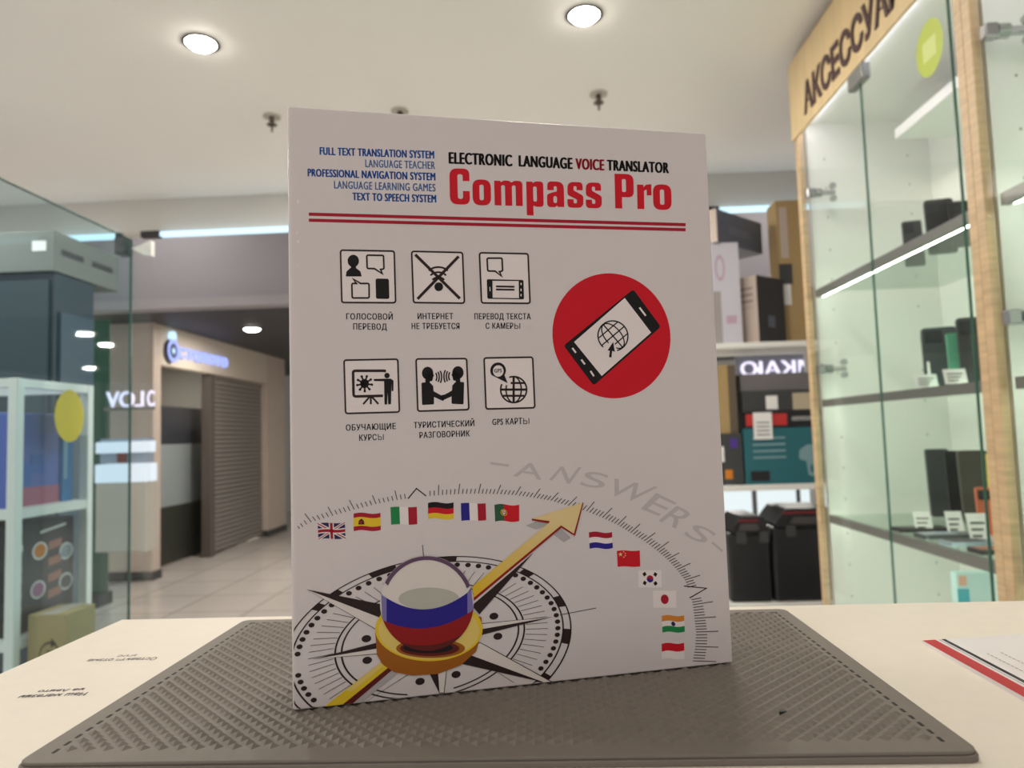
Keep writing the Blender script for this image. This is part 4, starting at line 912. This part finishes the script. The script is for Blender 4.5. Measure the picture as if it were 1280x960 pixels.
# white aluminium display cabinet with glass
VX = -1.77; vy0 = onx(21, 540, VX).y; vy1 = onx(117, 540, VX).y; vz1 = onx(21, 472, VX).z; vm = onx(21, 644, VX).z; vb = onx(12, 812, VX).z
wv = thing('aluminium_showcase', (VX-.4, (vy0+vy1)/2, 0), 'white framed glass showcase with yellow sticker behind the left partition', 'display cabinet')
PW = .034
for x in (VX-.9, VX-PW):
    for y in (vy0, vy1-PW): MB().box(x, x+PW, y, y+PW, 0, vz1, M_walu).build('frame_post', wv, bevel=.003)
for z in (vz1-.03, vm-.015, vb-.015, .08):
    r = MB()
    for y in (vy0, vy1-PW): r.box(VX-.9+PW, VX-PW, y+.003, y+PW-.003, z, z+.03, M_walu)
    for x in (VX-.9, VX-PW): r.box(x+.003, x+PW-.003, vy0+PW, vy1-PW, z, z+.03, M_walu)
    r.build('frame_rail', wv)
for z in (vm, vb): MB().box(VX-.89, VX-.01, vy0+.01, vy1-.01, z+.012, z+.018, M_white).build('shelf_panel', wv)
sp_ = MB().box(VX-.006, VX-.002, vy0+PW, vy1-PW, vb+.02, vz1-.03, M_gl).build('side_glass', wv)
q_ = onx(87, 520, VX); MB().loops([circ(0, 0, .083, .098, 36)], lambda a, b: (VX+.0005, q_.y+a, q_.z+b), mat('yellow_sticker', (.68, .50, .015), .4)).build('round_sticker', sp_, label='yellow round sticker')
# goods inside
zs = vm+.0185
M_bb = mat('blue_pack', (.02, .12, .46), .4); M_ll = mat('lilac_pack', (.08, .13, .46), .4); M_cy = mat('cyan_pack', (.01, .20, .50), .4); M_rp = mat('raspberry', (.42, .10, .17), .4)
carton('boxed_set', 'blue violet boxed set with raspberry base inside the white showcase', 'box', VX-.35, VX-.06, vy0+.05, vy0+.30, zs, zs+.33, M_ll, 'packs inside the white showcase', (('base_band', 'r', 0, 0, 1, .2, M_rp, 'raspberry base band'), ('pale_print', 'r', .4, .35, .65, .55, M_bb, None), ('blue_band', 'r', 0, .2, .4, .45, M_bb, 'bright blue band')))
carton('boxed_set', 'cyan boxed set beside the blue violet one inside the white showcase', 'box', VX-.30, VX-.05, vy0+.305, vy1-.045, zs, zs+.28, M_cy, 'packs inside the white showcase', (('pale_stripe', 'r', .1, .3, .4, .95, mat('powder_blue', (.25, .45, .6), .4), None),))
carton('boxed_set', 'green pack at the far left inside the white showcase', 'box', VX-.86, VX-.40, vy0+.06, vy0+.3, zs, zs+.26, mat('sage_pack', (.20, .30, .25), .5), 'packs inside the white showcase', (('blue_foot', 'f', 0, 0, 1, .45, M_bb, None),))
def pics(pm, g):
    def disc(a, b, m, r=.12, rz=.085):
        pm.loops([circ(a, b, r, rz, 22)], lambda s, t: g(s, t), M_lab); pm.loops([circ(a, b, r*.78, rz*.78, 18)], lambda s, t: g(s, t, .0006), m)
    for a, b, m in ((.42, .72, K['orange']), (.40, .36, mat('mauve', (.4, .15, .3), .5)), (.86, .66, M_sil), (.86, .36, M_char)): disc(a, b, m)
    for k in range(4): b = .24+k*.155; pm.poly([g(.56, b), (g(.78, b+.02)), g(.78, b+.10), g(.56, b+.08)], mat('brick_print', (.40, .16, .11), .5))
    pm.poly([g(.42, .88), g(.85, .92), g(.85, .945), g(.42, .905)], M_lab)
    for b in (.2, .32, .46, .56): pm.poly([g(.02, b), g(.16, b), g(.16, b+.05), g(.02, b+.05)], mat('grey_print', (.22, .23, .28), .5))
    pm.loops([circ(.08, .78, .08, .06, 18), circ(.08, .78, .05, .035, 18)], lambda s, t: g(s, t), M_lab)
zb_ = vb+.0185
carton('black_gift_box', 'black box with round pictures and red labels inside the white showcase', 'box', VX-.30, VX-.045, vy0+.045, vy1-.045, zb_, vm-.04, M_dark, 'packs inside the white showcase', (('picture_side', 'r', -.0, 0, 1, 1, pics, 'side with round pictures'),))
carton('silver_box', 'silver grey pack at the lower left inside the white showcase', 'box', VX-.86, VX-.36, vy0+.06, vy0+.3, zb_, zb_+.30, mat('silver_card', (.34, .36, .38), .4), 'packs inside the white showcase', (('olive_top', 'f', 0, .86, 1, 1, mat('olive_print', (.30, .28, .10), .5), None),))
def arrows(pm, g):
    c = circ(.5, .5, .40, .30, 22, 20, 290)
    for qd in stroke(c, .05): pm.poly([g(*p) for p in qd], mat('carton_print', (.10, .07, .03), .7))
    pm.poly([g(.55, .9), g(.75, .78), g(.55, .68)], mat('carton_print', (.10, .07, .03), .7))
    for k in range(3): pm.poly([g(.38, .4+k*.1), g(.62, .4+k*.1), g(.62, .44+k*.1), g(.38, .44+k*.1)], mat('carton_print', (.10, .07, .03), .7))
M_kc = mat('kraft_carton', (.42, .31, .14), .7, noise=.05, scale=30)
zk = onx(73, 772, -1.62).z
carton('cardboard_box', 'plain lower brown cardboard box on the floor beneath the arrow printed one', 'box', -1.76, -1.615, 2.36, 2.54, 0, zk-.402, M_kc, 'cardboard boxes by the white showcase')
carton('cardboard_box', 'brown cardboard box with arrow print between white showcase and glass partition', 'box', -1.756, -1.62, 2.38, 2.535, zk-.4, zk, M_kc, 'cardboard boxes by the white showcase', (('arrow_print', 'f', .25, .45, .9, .85, arrows, 'dark arrow print'), ('paper_tape', 't', .3, .0, .7, 1, M_kraft2, 'pale tape strip')))

# dark tall cabinet with carton on top
M_db = mat('dark_slate_cabinet', (.035, .055, .07), .4); M_db2 = mat('slate_panel', (.055, .085, .115), .35)
tc_ = thing('tall_dark_cabinet', (-2.75, 3.41, 0), 'tall dark slate blue cabinet behind the white showcase', 'cabinet')
MB().box(-3.25, -2.30, 3.26, 3.56, .06, 2.14, M_db).build('carcass', tc_, bevel=.004); MB().box(-3.2, -2.35, 3.29, 3.54, 0, .06, M_dark).build('plinth', tc_)
MB().box(-3.23, -2.79, 3.242, 3.26, .1, 2.1, M_char).build('door', tc_); MB().box(-2.76, -2.32, 3.242, 3.26, .1, 2.1, M_db).build('door', tc_)
MB().box(-2.30, -2.285, 3.29, 3.54, .1, 1.95, M_db2).build('side_panel', tc_)
carton('slotted_carton', 'long pale grey carton with hand slots on top of the dark cabinet', 'box', -2.78, -2.29, 3.24, 3.76, 2.14, 2.335, mat('pale_carton', (.17, .18, .17), .6), None, (('hand_slot', 'r', .10, .45, .42, .60, M_char, None), ('hand_slot', 'r', .55, .45, .88, .60, M_char, None), ('white_sticker', 'f', .78, .5, .92, .75, M_lab, None)))
g1_ = ony(103, 440, 5.8); g2_ = ony(137, 440, 5.8)
gb = thing('green_banner', ((g1_.x+g2_.x)/2, 5.8, 0), 'dark green standing banner between dark cabinet and stone column', 'banner')
MB().box(g1_.x-.1, g2_.x, 5.79, 5.81, .1, 2.36, mat('forest_green', (.025, .085, .05), .5)).build('banner_panel', gb); MB().box(g1_.x-.08, g2_.x-.02, 5.70, 5.90, 0, .1, M_char).build('banner_foot', gb)

# made-up kiosk standing in for a lit reflection in the left glass
ky = 5.25; k0 = ony(120, 560, ky).x; k1 = ony(183, 560, ky).x
kk = thing('reflection_kiosk', ((k0+k1)/2, ky+.07, 0), 'made-up kiosk with reversed letters standing in for a glowing glass reflection', 'reflection stand-in')
kz = lambda py: ony(155, py, ky).z
for x in (k0+.02, k1-.035): MB().box(x, x+.015, ky+.03, ky+.13, 0, kz(690), M_gl).build('glass_support', kk)
MB().box(k0, k1, ky, ky+.15, kz(690), kz(603), mat('reflection_grey', (.50, .48, .43), .5)).build('body', kk, bevel=.004)
M_kl = mat('reflection_glow', (.25, .26, .28), .4, emit=(.80, .90, 1), es=.62)
MB().box(k0, k1, ky-.01, ky+.15, kz(603)+.001, kz(580), M_kl).build('glowing_shelf', kk)
MB().box(k0+.02, k1-.02, ky+.02, ky+.14, kz(579), kz(548), mat('reflection_blue', (.30, .36, .45), .4)).build('goods_drawer', kk)
MB().box(k0, k1, ky-.005, ky+.13, kz(566), kz(552), M_kl).build('glowing_shelf', kk)
MB().box(k0, k1, ky+.12, ky+.128, kz(552), kz(478), M_gl).build('glass_back', kk)
MB().box(k0+.17, k0+.23, ky-.012, ky+.018, kz(578), kz(566), mat('red_brown', (.2, .06, .05), .5)).build('price_block', kk)
mb = MB(); solid_text(mb, 'C', lambda s, t, d: (lerp(k1-.055, k1, s), ky+.10+d, kz(508)+t*(kz(488)-kz(508))), M_wlet, 0, .015, .01)
solid_text(mb, 'LOV', lambda s, t, d: (lerp(k0+.01, k1-.085, s), ky+.10+d, kz(508)+t*(kz(488)-kz(508))), M_wlet, 0, .015, .01, mirror=True); mb.build('reversed_letters', kk)
MB().box(k0, k1, ky+.09, ky+.118, kz(512), kz(508), M_alu).build('letter_rail', kk)
